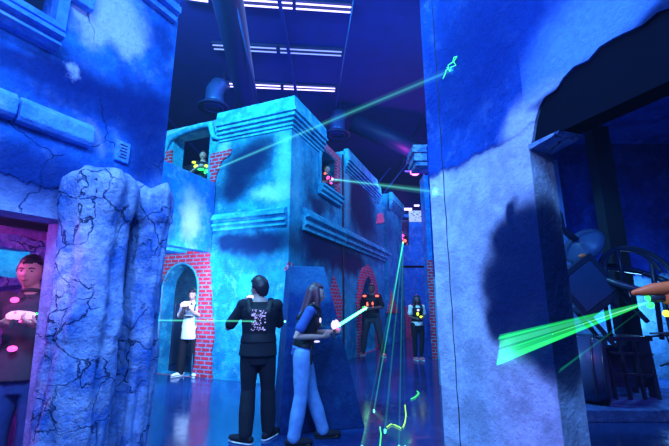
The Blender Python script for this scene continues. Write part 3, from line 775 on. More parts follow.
        for i, (off, ln) in enumerate(((.030, .070), (.010, .078), (-.010, .072), (-.029, .056))):
            p0 = wr + fd * .080 * hs + sd * off * th * hs; d_ = fd.copy(); pp2 = [p0]; L = ln * hs
            for kk, an_ in enumerate((.35, .85, .75)):
                ang = an_ * (1.0 + .06 * i); ax = d_.cross(pn)
                if ax.length < 1e-4: ax = sd
                d_ = Matrix.Rotation(ang, 3, ax.normalized()) @ d_
                pp2.append(pp2[-1] + d_ * L * (.45, .32, .25)[kk])
            body.tube(pp2, [.0095 * hs, .009 * hs, .0082 * hs, .007 * hs], seg=8, round_=True)
        p0 = wr + fd * .025 * hs + sd * .026 * th * hs
        body.tube([p0, p0 + (fd * .6 + sd * th * .8) * .032 * hs, p0 + (fd * .9 + sd * th * .7 + pn * .5) * .055 * hs], [.013 * hs, .011 * hs, .009 * hs], seg=8, round_=True)
    body.build('body', skin, root, voxel=min(vox, .008) if vox < .012 else vox, smooth_it=1)
    # shirt
    def cloth(nm, mat, inf, parts, it=3, vx=None):
        m = MB()
        for pts, rr, sd_, sg in parts: m.tube(pts, rr, seg=sg, side=sd_, round_=(sg < 20))
        return m.build(nm, mat, root, voxel=vx or max(vox, .010), smooth_it=it)
    parts = []
    pts, rr = torso(.016)
    pts = pts[1:]; rr = rr[1:]
    hem = V((pel.x, pel.y, shirt_hem * S))
    if shirt_hem < .94: pts = [hem] + pts; rr = [(rr[0][0] + .008, rr[0][1] + .012)] + rr
    elif shirt_hem > 1.0:
        k = [i for i, p in enumerate(pts) if p.z > hem.z]; pts = [hem] + [pts[i] for i in k]; rr = [rr[k[0]]] + [rr[i] for i in k]
    parts.append((pts, rr, side, 28))
    for q in 'RL':
        sgn = 1 if q == 'R' else -1
        p_, r_ = limb(J['sh' + q], J['el' + q], J['wr' + q], AR, .016, t1=sleeve); r_[-1] += .008; r_[-2] += .004
        p_ = [p_[0].lerp(ch, .25)] + p_; r_ = [r_[0] * 1.05] + r_
        parts.append((p_, r_, None, 16))
        parts.append(([ch + V((sgn * .06, -.01, .055)) * S, J['sh' + q]], [.072 * S * w, .068 * S * w], None, 14))
    if shirt: cloth('shirt', shirt, .016, parts)
    if collar:
        m = MB(); m.ring(nk + V((0, .0, .012)) * S, .068 * S, .013 * S, axis=(0, -.25, 1), seg=24)
        for sx in (1, -1): m.bar(nk + V((sx * .065, .035, .005)) * S, nk + V((sx * .028, .098, -.035)) * S, .035 * S, .012 * S, up=(0, 1, .3))
        m.build('collar', shirt, root)
    parts = [([pel + V((0, 0, .10)) * S, pel + V((0, 0, .06)) * S, pel + V((0, 0, -.01)) * S, pel + V((0, 0, -.09)) * S, pel + V((0, 0, -.19)) * S], [(.150 * w * S, .112 * w * S), (.170 * w * S, .124 * w * S), (.182 * w * S, .128 * w * S), (.165 * w * S, .118 * w * S), (.120 * w * S, .110 * w * S)], side, 26)]
    for q in 'RL':
        p_, r_ = limb(J['hip' + q], J['knee' + q], J['ank' + q] + V((0, 0, .0)), LR, .012)
        if not (mpants == 'slim'): r_ = [r + .006 * S + .016 * S * max(0, (i - 4) / 8) + .004 * noise.noise(V((i * .9, yaw, sum(loc_)))) for i, r in enumerate(r_)]
        parts.append((p_, r_, None, 18))
    if pants: cloth('trousers', pants, .012, parts)
    for q in 'RL':
        t_ = V((*J['toe' + q], 0)).normalized(); an = J['ank' + q]; g0 = V((an.x, an.y, an.z - .09 * S + .045 * S))
        sd_ = t_.cross(V((0, 0, 1)))
        m = MB(); m.tube([g0 - t_ * .060 * S, g0, g0 + t_ * .07 * S, g0 + t_ * .15 * S, g0 + t_ * .185 * S], [(.038 * S, .040 * S), (.044 * S, .046 * S), (.047 * S, .040 * S), (.045 * S, .030 * S), (.034 * S, .022 * S)], seg=16, side=sd_, round_=True)
        for i, v in enumerate(m.v): m.v[i].z = max(v.z, g0.z - .032 * S)
        so = m.build('shoe', shoes[0], root)
        m = MB(); z_ = g0.z - .034 * S
        m.tube([V((g0.x, g0.y, z_)) - t_ * .088 * S, V((g0.x, g0.y, z_)) - t_ * .05 * S, V((g0.x, g0.y, z_)) + t_ * .12 * S, V((g0.x, g0.y, z_)) + t_ * .20 * S], [(.025 * S, .010), (.045 * S, .012), (.049 * S, .012), (.022 * S, .010)], seg=14, side=sd_)
        m.build('sole', shoes[1], so)
    # hair
    if hair:
        def hfn(d):
            p = hf(d); n_ = noise.noise(V((d.x * 4, d.y * 4, d.z * 4 + yaw)))
            front = d.y > .15 and d.z < .50 + .12 * n_
            low = d.z < -.62 and not longhair
            sideb = d.z < -.02 and d.y > -.10 - .35 * min(1, -d.z * 2)
            return p * ((.80 if (front or low or (sideb and not longhair)) else 1.13 * poof + .05 * n_) if not longhair else (.8 if (d.y > .25 and d.z < .55) else 1.14))
        m = MB().ell(hd + V((0, 0, .004)), None, 48, 34, HM, hfn)
        if longhair:
            rt_ = hd + HM @ V((0, -.055, .03)) * S
            m.tube([rt_, hd + HM @ V((0, -.075, -.08)) * S, nk + V((0, -.085, -.08)) * S, nk + V((0, -.10, -.24)) * S, nk + V((0, -.085, -.34)) * S], [(.085 * S, .060 * S), (.092 * S, .060 * S), (.10 * S, .045 * S), (.085 * S, .035 * S), (.03 * S, .015 * S)], seg=18, side=side, round_=True)
            for sx in (1, -1):
                m.tube([hd + HM @ V((sx * .070, .0, .05)) * S, hd + HM @ V((sx * .082, .02, -.06)) * S, nk + V((sx * .085, .065, -.06)) * S, nk + V((sx * .08, .11, -.22)) * S], [.030 * S, .036 * S, .034 * S, .012 * S], seg=12, round_=True)
            m.build('hair', hair, root, voxel=max(vox, .009), smooth_it=1)
        else: m.build('hair', hair, root)
    # face
    for sx in (1, -1):
        ep = hd + HM @ V((sx * .031, .0815, .008)) * S
        e = MB().ell(ep, (.0115 * S, .010 * S, .0065 * S), 12, 8, HM).build('eye', m_eye, root)
        MB().ell(ep + HM @ V((0, .0085, 0)) * S, (.005 * S, .003 * S, .005 * S), 8, 6, HM).build('iris', m_iris, e)
        MB().tube([hd + HM @ V((sx * .014, .099, .026)) * S, hd + HM @ V((sx * .032, .097, .032)) * S, hd + HM @ V((sx * .050, .084, .025)) * S], [.0025 * S, .0035 * S, .002 * S], seg=6).build('eyebrow', hair or m_hair, root)
    MB().tube([hd + HM @ V((-.022, .094, -.050)) * S, hd + HM @ V((0, .106, -.052)) * S, hd + HM @ V((.022, .094, -.050)) * S], [.003 * S, .0065 * S, .003 * S], seg=8).build('lips', m_lip, root)
    # vest
    if vest:
        pts, rr = torso(.024, z0=1.0, z1=1.39)
        vo_ = MB().tube(pts, rr, seg=28, side=side)
        for sx in (1, -1):
            vo_.tube([ch + V((sx * .10, .125, .03)) * S, nk + V((sx * .115, .075, -.015)) * S, nk + V((sx * .12, .0, .025)) * S, nk + V((sx * .115, -.075, -.02)) * S, ch + V((sx * .10, -.12, .03)) * S], [(.036 * S, .022 * S)] * 5, seg=12, side=(1, 0, 0), round_=True)
        vo_.build('vest', vest, root, voxel=max(vox, .011), smooth_it=2)
    for (m_, p_, r_) in leds:
        p_ = V(p_) * S; MB().ell(p_, tuple(q * S for q in r_), 14, 8).build('vest_light', m_, root)
    if vestmarks:
        m_, back = vestmarks; random.seed(5); m = MB(); yb = (-1 if back else 1) * (.118 * w + .036) * S
        for i in range(90):
            x = random.uniform(-.075, .075); z = random.uniform(1.14, 1.36)
            if abs(x) < .02 and random.random() < .3: continue
            ww = random.uniform(.004, .014); hh = random.uniform(.004, .014)
            yy = yb * math.sqrt(max(.2, 1 - (x / .26) ** 2))
            m.box(V((x * S, (ch.y + yy), z * S)), (ww, .012, hh))
        m.build('vest_print', m_, root)
    return root

hold = lambda gx, gy, gz: dict(elR=(.29, -.02, 1.15), wrR=(gx + .06, gy - .10, gz - .03), elL=(-.29, .0, 1.16), wrL=(gx - .08, gy - .02, gz - .05))
def to_world(root, p):
    c, s_ = math.cos(root.rotation_euler[2]), math.sin(root.rotation_euler[2]); p = V(p)
    return V((root.location.x + c * p.x - s_ * p.y, root.location.y + s_ * p.x + c * p.y, root.location.z + p.z))
SH_B = (m_black, m_sole); SH_W = (m_white, m_sole); SH_BB = (m_black, m_black)

# 1 left man
pl = at(35, 303, 2.93)
p1 = person('young man in dark polo shirt holding a pink glowing gun in the left doorway', (pl.x, 2.93, 0), math.radians(196), 1.79, P=dict(head=(.045, .03, 1.605), neck=(.02, -.005, 1.45),
    elR=(.285, .00, 1.13), wrR=(.10, .205, 1.235), elL=(-.265, .06, 1.13), wrL=(-.155, .26, 1.23), hR=(-.75, .55, .25), palmR=(-.3, -.3, 1), hL=(.75, .45, .30), palmL=(.3, -.2, 1)),
    skin=m_skin, shirt=m_char, pants=m_jeand, shoes=SH_B, hair=m_hair, vox=.008, sleeve=.38, shirt_hem=.86, collar=True, head=(.10, -.05),
    leds=((m_ledp, (.085, .10, 1.405), (.028, .014, .020)), (m_ledp, (-.155, .095, 1.415), (.028, .014, .020)), (m_ledp, (.02, .165, 1.08), (.03, .02, .02)), (m_ledp, (-.13, .13, 1.16), (.018, .014, .014))))
gp = to_world(p1, (-.04, .30, 1.335))
B_end = V((-.98, 4.32, 1.30))
gun1 = gun(gp, (1.0, .12, -.03), m_gunpl, m_ledg, 'glowing blush pink gun held at the chest by the man in the left doorway', .58, leds=((m_ledp, (.04, -.02, .07)), (m_ledp, (.04, .05, -.03)), (m_ledg, (0, .19, .06)), (m_ledg, (.03, .17, .03))))
# 2 man A
p2 = person('man seen from behind in black shirt and trousers with a pale printed vest back', (-.86, 4.40, 0), math.radians(8), 1.73, P=dict(
    head=(-.02, .03, 1.595), elL=(-.345, .03, 1.16), wrL=(-.22, .20, 1.40), elR=(.225, .17, 1.17), wrR=(-.02, .33, 1.36), hL=(.45, .6, .6), palmL=(.5, -.4, -.2), hR=(-.7, .5, .3), palmR=(-.2, -.5, .3),
    kneeR=(.12, .04, .50), ankR=(.14, .02, .09), kneeL=(-.09, .0, .50), ankL=(-.09, -.10, .09), toeL=(-.75, .45), toeR=(.5, .8)),
    skin=m_skin, shirt=m_black, pants=m_black, shoes=SH_B, hair=m_hair, vox=.009, sleeve=.42, shirt_hem=.86, build=1.14, poof=1.16, head=(.85, -.04), vest=m_vest, vestmarks=(glow('vest_print_violet', (.55, .50, 1.0), .9), True), strap=True)
gun2 = gun(to_world(p2, (-.125, .24, 1.495)), (-.75, .6, .0), m_gunw, m_ledw, 'small white lit gun raised to the face by the man in black', .42)
# 3 woman
p3 = person('long-haired woman in blue jeans aiming a white glowing gun to the right', (-.25, 4.34, 0), math.radians(-78), 1.66, female=True, P=dict(
    head=(0, .035, 1.595), neck=(0, -.02, 1.45), chest=(0, -.05, 1.29), shR=(.175, -.055, 1.40), shL=(-.175, -.04, 1.40), elR=(.24, -.22, 1.13), wrR=(.12, .10, 1.12), elL=(-.20, .06, 1.14), wrL=(-.06, .26, 1.16), hR=(-.25, .9, .1), palmR=(-.8, 0, .4), hL=(.4, .8, .1), palmL=(.8, 0, .4),
    pelvis=(0, -.11, .96), hipR=(.09, -.12, .92), kneeR=(.09, -.13, .50), ankR=(.09, -.20, .09), hipL=(-.09, -.10, .92), kneeL=(-.09, .01, .50), ankL=(-.10, .15, .09), toeR=(.1, 1), toeL=(.1, 1)),
    skin=m_skin, shirt=m_navy, pants=m_jean, shoes=SH_BB, hair=m_hairb, longhair=True, vox=.009, sleeve=.36, shirt_hem=.92, head=(0, -.12), vest=m_vest,
    leds=((m_ledw, (.155, .03, 1.07), (.008, .035, .012)), (m_ledw, (.13, -.145, 1.18), (.008, .012, .06)), (m_ledw, (.14, .07, 1.30), (.012, .012, .03)), (m_vest, (.165, -.03, .92), (.012, .018, .10))))
gsrc = to_world(p3, (.0, .26, 1.165))
far_t = at(366, 308, 10.5)
gun3 = gun(gsrc, far_t - gsrc, m_gunw, m_ledg, 'white glowing gun held by the long-haired woman', .95, leds=((m_ledw, (.045, .02, .05)), (m_ledp, (.03, .05, -.02)), (m_ledw, (.04, -.06, .07))))
# 4 man in white
a4 = atz(187, 376.5, 0)
p4 = person('player in white shirt and black trousers standing in the brick archway', (a4.x, a4.y, 0), math.radians(176), 1.72, P=dict(
    elR=(.25, .02, 1.15), wrR=(.08, .22, 1.30), elL=(-.25, .02, 1.15), wrL=(-.06, .24, 1.30), hR=(-.6, .6, .4), palmR=(-.3, -.3, 1), hL=(.6, .6, .4), palmL=(.3, -.3, 1),
    ankR=(.15, 0, .09), ankL=(-.13, 0, .09), kneeR=(.13, .02, .5), kneeL=(-.12, .02, .5), toeR=(.5, 1), toeL=(-.5, 1)),
    skin=m_skin, shirt=m_white, pants=m_black, shoes=SH_W, hair=m_hair, vox=.013, sleeve=.42, shirt_hem=.72, build=1.05, head=(0, -.25),
    leds=((m_vest, (.11, .12, 1.32), (.016, .03, .11)), (m_vest, (-.11, .12, 1.32), (.016, .03, .11)), (m_vest, (0, .145, 1.17), (.11, .02, .014))))
gun4 = gun(to_world(p4, (0, .34, 1.38)), (.8, -.5, .06), m_gunw, m_ledw, 'white glowing gun held by the player in the white shirt', 1.0)
# 5 far man
a5 = atz(373, 356, 0)
p5 = person('man in black with red shoulder lights standing before the pointed arch', (a5.x, a5.y, 0), math.radians(160), 1.98, P=dict(
    hipR=(.10, 0, .92), kneeR=(.19, .03, .50), ankR=(.26, 0, .09), kneeL=(-.19, .03, .50), ankL=(-.25, 0, .09), toeR=(.6, 1), toeL=(-.5, 1),
    elR=(.29, .02, 1.14), wrR=(.17, .22, 1.08), elL=(-.28, .03, 1.15), wrL=(-.02, .25, 1.12)), skin=m_skind, shirt=m_black, pants=m_char, shoes=(simple('pink_lit_shoe', (.8, .12, .15)), m_sole), hair=m_hair, vox=.014, sleeve=.42, build=1.08, vest=m_vest,  # pink light on the feet is put into the shoe colour
    leds=((m_ledr, (.16, .10, 1.42), (.05, .03, .025)), (m_ledr, (-.16, .10, 1.42), (.05, .03, .025)), (m_ledr, (.075, .165, 1.22), (.022, .02, .055)), (m_ledr, (-.06, .165, 1.24), (.022, .02, .04)), (m_ledr, (-.075, .165, 1.15), (.018, .02, .018))))
gl5 = at(364, 309, a5.y - .35)
gun5 = gun(gl5, gsrc - gl5, m_vest, m_ledg, 'dark gun with green tip held at the hip by the far man in black', 1.0, leds=((m_ledg, (.02, .20, .06)), (m_ledy, (-.02, .15, .07)), (m_ledg, (0, .2, -.01))))
# 6 far woman
a6 = atz(419, 360, 0)
p6 = person('long-haired person in white top and dark leggings with yellow-green vest marks', (a6.x, a6.y, 0), math.radians(192), 1.64, female=True, P=dict(ankR=(.10, 0, .09), ankL=(-.05, .03, .09),
    elR=(.22, .0, 1.14), wrR=(.13, .18, 1.10), elL=(-.22, 0, 1.14), wrL=(-.08, .2, 1.10)), skin=m_skind, shirt=m_white, pants=m_black, mpants='slim', shoes=(simple('pink_shoe', (.7, .2, .3)), m_sole), hair=m_hair, longhair=True, vox=.014, sleeve=.36, shirt_hem=.90, vest=m_vest,
    leds=((m_ledy, (.05, .165, 1.22), (.035, .02, .05)), (m_ledy, (-.05, .165, 1.14), (.05, .02, .03)), (m_ledw, (.03, .165, 1.32), (.04, .02, .03))))
# window players
q = at(203, 160, 8.7)
p7 = person('player with yellow-green vest lights behind the walkway parapet window', (q.x, 8.7, 3.39), math.radians(190), 1.74, P=dict(wrR=(.05, .3, 1.2), wrL=(-.1, .34, 1.2), elR=(.27, .0, 1.15), elL=(-.27, .05, 1.15)), skin=m_skin, shirt=m_black, pants=m_black, shoes=SH_B, hair=m_hair, vox=.016, vest=m_vest,
    leds=((m_ledy, (.12, .13, 1.28), (.06, .03, .05)), (m_ledy, (-.11, .14, 1.30), (.05, .03, .04)), (m_ledg, (0, .165, 1.2), (.08, .03, .03)), (m_ledy, (.19, .08, 1.40), (.05, .03, .03)), (m_ledy, (-.19, .08, 1.40), (.05, .03, .03))))
gs7 = at(206, 173, 8.45)
bt7 = pw(452, 70, RW)
gun7 = gun(gs7, bt7 - gs7, m_ledg, m_ledg, 'green lit gun pointing out of the upper left window', .9)
qs = onwall(326, 180, FR); q = at(326, 180, 9.35)
p8 = person('player with pink vest lights in the upper window of the right facade', (q.x, q.y, 3.39), math.atan2(DA[1], DA[0]) + math.radians(170), 1.62, P=dict(wrR=(.05, .3, 1.2), wrL=(-.1, .34, 1.2), elR=(.27, .0, 1.15), elL=(-.27, .05, 1.15)), skin=m_skin, shirt=m_black, pants=m_black, shoes=SH_B, hair=m_hair, vox=.016, vest=m_vest,
    leds=((m_ledp, (.12, .14, 1.28), (.05, .03, .05)), (m_ledp, (-.10, .14, 1.33), (.04, .03, .04)), (m_ledp, (.0, .165, 1.18), (.06, .03, .03)), (m_ledp, (-.17, .08, 1.42), (.05, .03, .03)), (m_ledr, (.17, .08, 1.42), (.04, .03, .03))))
gs8 = pw(332, 179, FR)
bt8 = pw(436, 192, (RE))
gun8 = gun(gs8 + V((-.1, 0, 0)), bt8 - gs8, m_gunp, m_ledp, 'pink glowing gun in the upper window of the right facade', .9)
q = at(402, 236, 16.95)
p9 = person('player with pink vest lights in the small far window', (q.x, 16.95, q.z - 1.40), math.radians(180), 1.65, skin=m_skin, shirt=m_black, pants=m_black, shoes=SH_B, hair=m_hair, vox=.02, vest=m_vest,
    leds=((m_ledp, (.08, .17, 1.30), (.10, .03, .10)), (m_ledr, (-.10, .17, 1.20), (.08, .03, .08)), (m_ledp, (0, .17, 1.45), (.08, .03, .06)), (m_ledy, (.04, .18, 1.12), (.06, .03, .05))))
struct(MB().box((q.x, 17.0, q.z - 1.46), (3, 1.0, .1)), 'floor_far_room', m_dark)
gs9 = at(403, 243, 16.3)
# 10 player at right edge
p10 = person('player in dark clothes reaching a lit gun through the right opening', (2.02, 1.66, 0), math.radians(92), 1.74, P=dict(elR=(.25, .0, 1.16), wrR=(.06, .24, 1.36), elL=(-.25, .02, 1.14), wrL=(-.12, .26, 1.22), hR=(-.2, .9, .2), hL=(.3, .9, .2)), skin=m_skin, shirt=m_black, pants=m_jeand, shoes=SH_B, hair=m_hair, vox=.012, vest=m_vest)
gz = at(655, 300, 1.60)
tgt = pw(500, 352, RW)
gd = (tgt - gz).normalized()
gun10 = gun(gz + V((.22, -.03, -.01)), V((-1, .16, -.05)), m_orange, m_ledg, 'orange shelled gun with green muzzle and yellow lights entering at right edge', 1.0, leds=((m_ledy, (-.02, .20, -.035)), (m_ledy, (-.01, .17, -.045)), (m_ledg, (0, .24, .0))))
MB().tube([(0, .10, .065), (0, .22, .062), (0, .29, .055)], [.034, .028, .012], seg=12, round_=True).build('top_cover', m_orange, gun10)

# ------------------------------------------------------------ beams
GC = (.10, 1.0, .45); TC = (.06, .85, .75)
mz = gp + V((1.0, .12, -.03)).normalized() * .15
beam(mz, at(285, 321.5, 4.62), .0045, (.12, 1.0, .62), .55, 'thin green laser beam crossing from the left doorway to the man in black')
mz3 = gsrc + (far_t - gsrc).normalized() * .30
o = empty('laser_beam', mz3); tag(o, 'thick short green beam between the woman with long hair and far man', 'laser beam')
MB().tube([(0, 0, 0), (far_t - mz3) * .2, far_t - mz3], [.021, .024, .03], seg=12).build('beam_core', beam_mat('beam_core', (.10, 1.0, .45), 16), o)
beam(gs7, bt7, .013, (.10, .8, .75), .20, 'long faint teal beam from upper left window to the right pillar')
beam(gs8, bt8, .012, (.12, .8, .7), .13, 'faint teal beam from right facade window to the pillar edge')
o = empty('laser_beam', gs9); tag(o, 'fan of green beams falling from the small far window to the floor', 'laser beam')
for (px, py, r0, r1, s_) in ((374, 410, .03, .010, 7.0), (362, 446, .015, .010, 1.6), (385, 430, .014, .014, 2.0), (399, 446, .012, .010, 3.0), (405, 446, .012, .008, 1.0)):
    e = atz(px, min(py, 446), 0.01) - gs9
    MB().tube([(0, 0, 0), e], [r0, r1], seg=8).build('beam_core', beam_mat('beam_core', (.05, .95, .50), s_), o)
# fan from the right gun
o = empty('laser_fan', gz); tag(o, 'bright green fan of laser light from the gun at the right edge to the pillar', 'laser beam')
def wedge(p0, p1, th, s_, c_, nm='light_sheet'):
    a = pw(*p0, RW) - gz; b = pw(*p1, RW) - gz; a -= a.normalized() * .01; b -= b.normalized() * .01
    n_ = a.cross(b).normalized() * th; mb = MB(); e = (a - b).normalized() * .002
    mb.v = [e + n_ * .4, -e + n_ * .4, -e - n_ * .4, e - n_ * .4, a + n_, b + n_, b - n_, a - n_]
    for q_ in ((0, 1, 2, 3), (4, 7, 6, 5), (0, 4, 5, 1), (1, 5, 6, 2), (2, 6, 7, 3), (3, 7, 4, 0)): mb.face(q_)
    mb.build(nm, beam_mat('beam_sheet', c_, s_), o)
wedge((499, 335), (498, 352), .006, 26, (.02, 1.0, .18)); wedge((498, 351), (496, 366), .007, 38, (.02, 1.0, .15)); wedge((498, 337), (497, 340), .004, 50, (.02, 1.0, .2)); wedge((497, 359), (496, 365), .005, 60, (.03, 1.0, .15))
wedge((560, 369), (557, 374), .004, 10, (.02, .9, .5)); wedge((500, 341), (498, 348), .004, 30, (.10, 1.0, .55))
e_ = (pw(499, 352, RW) - gz) * .55
MB().tube([(0, 0, 0), e_ * .2, e_], [.002, .004, .0012], seg=8).build('pale_core', beam_mat('pale_core', (.35, 1.0, .7), 60), o)
# laser marks
gmk = glow('laser_mark_green', (.06, 1.0, .2), 1.5); gmy = glow('laser_mark_lime', (.35, 1.0, .10), 1.8)
sq = [pw(x, y, RW) + V((-.02, -.01, 0)) for x, y in ((445, 79), (447, 75), (448, 71), (451, 69), (450, 66), (453, 64), (456, 62), (459, 57), (456, 58), (455, 62), (458, 66), (453, 68), (452, 72), (449, 68))]
glowline(sq, .0038, gmk, 'green laser squiggle high on the right pillar')
fz = lambda x, y: atz(x, y, .012)
glowline([fz(*p) for p in ((405, 405), (406, 415), (405, 422), (403, 427))], .006, gmy, 'upright lime laser stroke on the floor')
glowline([fz(*p) for p in ((387, 427), (391, 424), (395, 425), (401, 428))], .006, gmy, 'wavy lime laser stroke on the floor left of the upright one')
glowline([fz(*p) for p in ((411, 399), (415, 397), (419, 393), (417, 391))], .006, gmk, 'small lime laser tick on the floor nearest the pillar')
glowline([fz(*p) for p in ((380, 427), (381, 434), (380, 446), (381, 460))], .006, gmk, 'green laser line running down to the bottom edge of the picture')

# ------------------------------------------------------------ furniture heap in the right room
def bentchair(label, group=None):
    o = empty('bentwood_chair'); tag(o, label, 'chair', group)
    MB().ring((0, 0, .45), .21, .022, seg=36).tube([(0, 0, .445), (0, 0, .46)], .205, seg=32).build('seat', m_wood, o)
    MB().tube([(-.19, -.12, .45), (-.19, -.17, .70), (-.15, -.20, .88), (0, -.22, .95), (.15, -.20, .88), (.19, -.17, .70), (.19, -.12, .45)], .016, seg=10).build('back_hoop', m_wood, o)
    MB().tube([(-.11, -.15, .45), (-.11, -.19, .70), (-.07, -.205, .80), (0, -.21, .84), (.07, -.205, .80), (.11, -.19, .70), (.11, -.15, .45)], .012, seg=8).build('inner_hoop', m_wood, o)
    MB().ring((0, 0, .22), .17, .010, seg=32).build('leg_ring', m_wood, o)
    for sx in (-1, 1):
        for sy in (-1, 1): MB().tube([(sx * .14, sy * .14, .44), (sx * .16, sy * .16, .22), (sx * .20, sy * .20, 0)], [.018, .016, .013], seg=10).build('leg', m_wood, o)
    return o
def copy_tree(o, parent=None):
    c = o.copy(); col.objects.link(c); c.parent = parent
    for ch in list(o.children): copy_tree(ch, c)
    return c
def place(o, p, rot, s_=1.0): o.location = p; o.rotation_euler = [math.radians(r) for r in rot]; o.scale = (s_,) * 3
# big hooped armchair: outer and inner hoops
ac = empty('hoop_armchair', (0, 0, 0)); tag(ac, 'dark round hooped armchair frame on top of the heap, right side', 'chair')
hc = at(634, 279, 5.35); tilt = V((.05, -.93, .42)).normalized()
ac.location = hc
MB().ring((0, 0, 0), .50, .045, axis=(.10, -.45, .88), seg=44, xdir=(1, 0, .12)).build('seat_rim', m_wood, ac)
MB().ring((.02, .0, .06), .40, .028, axis=(.0, -.95, .3), seg=40, a0=.0, a1=math.pi, xdir=(1, 0, .1)).build('inner_hoop', m_wood, ac)
MB().ring((.10, .05, .0), .50, .035, axis=(-.1, -.95, .3), seg=40, a0=.1, a1=math.pi - .1, xdir=(1, 0, .1)).build('back_hoop', m_wood, ac)
for (a_, b_) in (((-.10, .1, .45), (-.02, .15, -.25)), ((-.40, .1, -.02), (-.20, .35, -.85)), ((.38, .1, .25), (.50, .3, -.85)), ((.1, -.3, -.1), (.25, -.2, -1.05))):
    MB().tube([a_, b_], .032, seg=10).build('leg', m_wood, ac)
MB().tube([(-.62, .2, .22), (.3, .22, .10)], .022, seg=8).build('rail', m_wood, ac)
# wheel / barrel
bc = at(589, 352, 5.55); br_ = empty('wooden_barrel', (bc.x - .12, bc.y - .12, .56)); tag(br_, 'dark barrel lying on the platform at the left end of the heap', 'barrel')
ax_ = V((.70, -.55, 0)).normalized()
mb = MB().tube([ax_ * (-.22 + .44 * i / 8) for i in range(9)], [.36 + .07 * math.sin(math.pi * i / 8) for i in range(9)], seg=36); mb.build('staves', m_woodb, br_)
for t_ in (-.20, -.09, .09, .20): MB().ring(ax_ * t_, .365 + .065 * math.cos(t_ * 7), .014, axis=ax_, seg=36).build('hoop', m_wood, br_)
# slatted bench
be = empty('slatted_bench', (at(622, 385, 5.6).x, 5.75, .14)); tag(be, 'dark slat-sided bench standing on the platform under the hooped armchair', 'bench')
MB().box((0, 0, .80), (.95, .48, .06)).build('top', m_wood, be, bevel=.01)
for i in range(5): MB().bar((-.40 + i * .2, -.22, .78), (-.36 + i * .2, -.22, .0), .05, .03).build('slat', m_wood, be)
for z_ in (.34, .62): MB().bar((-.45, -.22, z_), (.45, -.22, z_ - .03), .03, .03).build('rail', m_wood, be)
for sx in (-1, 1): MB().bar((sx * .44, .2, .78), (sx * .44, .2, 0), .06).build('leg', m_wood, be)
MB().box((0, .14, .38), (.8, .02, .60)).build('back_board', m_woodb, be)
MB().bar((.34, -.24, .80), (.48, -.1, .0), .12, .04).build('brace', m_wood, be)
# tilted panel-back chair and stool
pc = empty('panel_chair', at(588, 286, 5.25)); tag(pc, 'overturned panel-backed chair leaning left of the dark post', 'chair')
pc.rotation_euler = (math.radians(12), math.radians(-38), math.radians(-14))
MB().box((0, 0, 0), (.52, .05, .52)).build('back_panel', m_woodb, pc, bevel=.01)
for a_, b_ in (((-.28, 0, -.34), (-.28, 0, .34)), ((.28, 0, -.34), (.28, 0, .34)), ((-.28, 0, .31), (.28, 0, .31)), ((-.28, 0, -.31), (.28, 0, -.31))): MB().bar(a_, b_, .06, .07).build('frame_rail', m_wood, pc)
MB().box((0, .24, -.34), (.54, .50, .05)).build('seat', m_wood, pc, bevel=.01)
for sx in (-1, 1): MB().bar((sx * .24, .44, -.34), (sx * .24, .46, -.82), .05).build('leg', m_wood, pc); MB().bar((sx * .26, 0, -.34), (sx * .27, 0, -.84), .05).build('leg', m_wood, pc)
rs = empty('round_stool', at(584, 247, 5.5)); tag(rs, 'upturned round stool with flared seat at the top left of the heap', 'stool')
rs.rotation_euler = (math.radians(20), math.radians(-58), math.radians(0))
MB().tube([(0, 0, .0), (0, 0, .03), (0, 0, .09), (0, 0, .16), (0, 0, .2)], [.30, .31, .24, .14, .07], seg=36).build('seat', m_woodb, rs)
MB().tube([(0, 0, .18), (0, 0, .75)], [.05, .045], seg=12).build('stem', m_wood, rs)
for k in range(3):
    a_ = k * 2.094; MB().tube([(0, 0, .45), (.16 * math.cos(a_), .16 * math.sin(a_), .62), (.26 * math.cos(a_), .26 * math.sin(a_), .95)], .022, seg=8).build('leg', m_wood, rs)
bw = bentchair('black bentwood chair tipped behind the overturned panel chair', 'bentwood chairs in the heap'); place(bw, at(603, 300, 5.7), (20, 38, 160), 1.05)
b2 = copy_tree(bw); b2['label'] = 'black bentwood chair lying on its side at the right end of the heap'; place(b2, at(655, 350, 5.3), (75, 10, 60), 1.0); 
tg = MB().ell(at(583, 256, 5.2), (.06, .04, .035)).build('orange_cap', m_orange); tag(tg, 'small orange cap glowing beside the upturned stool', 'cap')

# ------------------------------------------------------------ light
def spot(name, loc_, tgt_, e, c_, size=60, blend=.6, r=.15):
    l = bpy.data.lights.new(name, 'SPOT'); l.energy = e; l.color = c_; l.spot_size = math.radians(size); l.spot_blend = blend; l.shadow_soft_size = r
    o = bpy.data.objects.new(name, l); col.objects.link(o); o.location = loc_; o.rotation_euler = (V(tgt_) - V(loc_)).to_track_quat('-Z', 'Y').to_euler(); return o
def area(name, loc_, tgt_, e, c_, sx=1, sy=1):
    l = bpy.data.lights.new(name, 'AREA'); l.energy = e; l.color = c_; l.shape = 'RECTANGLE'; l.size = sx; l.size_y = sy
    o = bpy.data.objects.new(name, l); col.objects.link(o); o.location = loc_; o.rotation_euler = (V(tgt_) - V(loc_)).to_track_quat('-Z', 'Y').to_euler(); return o
def point(name, loc_, e, c_, r=.1):
    l = bpy.data.lights.new(name, 'POINT'); l.energy = e; l.color = c_; l.shadow_soft_size = r
    o = bpy.data.objects.new(name, l); col.objects.link(o); o.location = loc_; return o
BL = (.13, .42, 1.0); CYN = (.15, .66, 1.0); MG = (1.0, .08, .75); VI = (.22, .40, 1.0)
area('uv_bank_over_camera', (-.3, -.6, 5.4), (-.2, 3.5, 1.6), 250, BL, 2.4, .5)
area('uv_bank_left', (1.2, 1.0, 5.6), (-2.0, 2.6, 2.6), 175, BL, 1.6, .4)
area('uv_bank_right', (-1.2, .8, 3.4), (1.0, 2.7, .9), 130, VI, 1.2, .4)
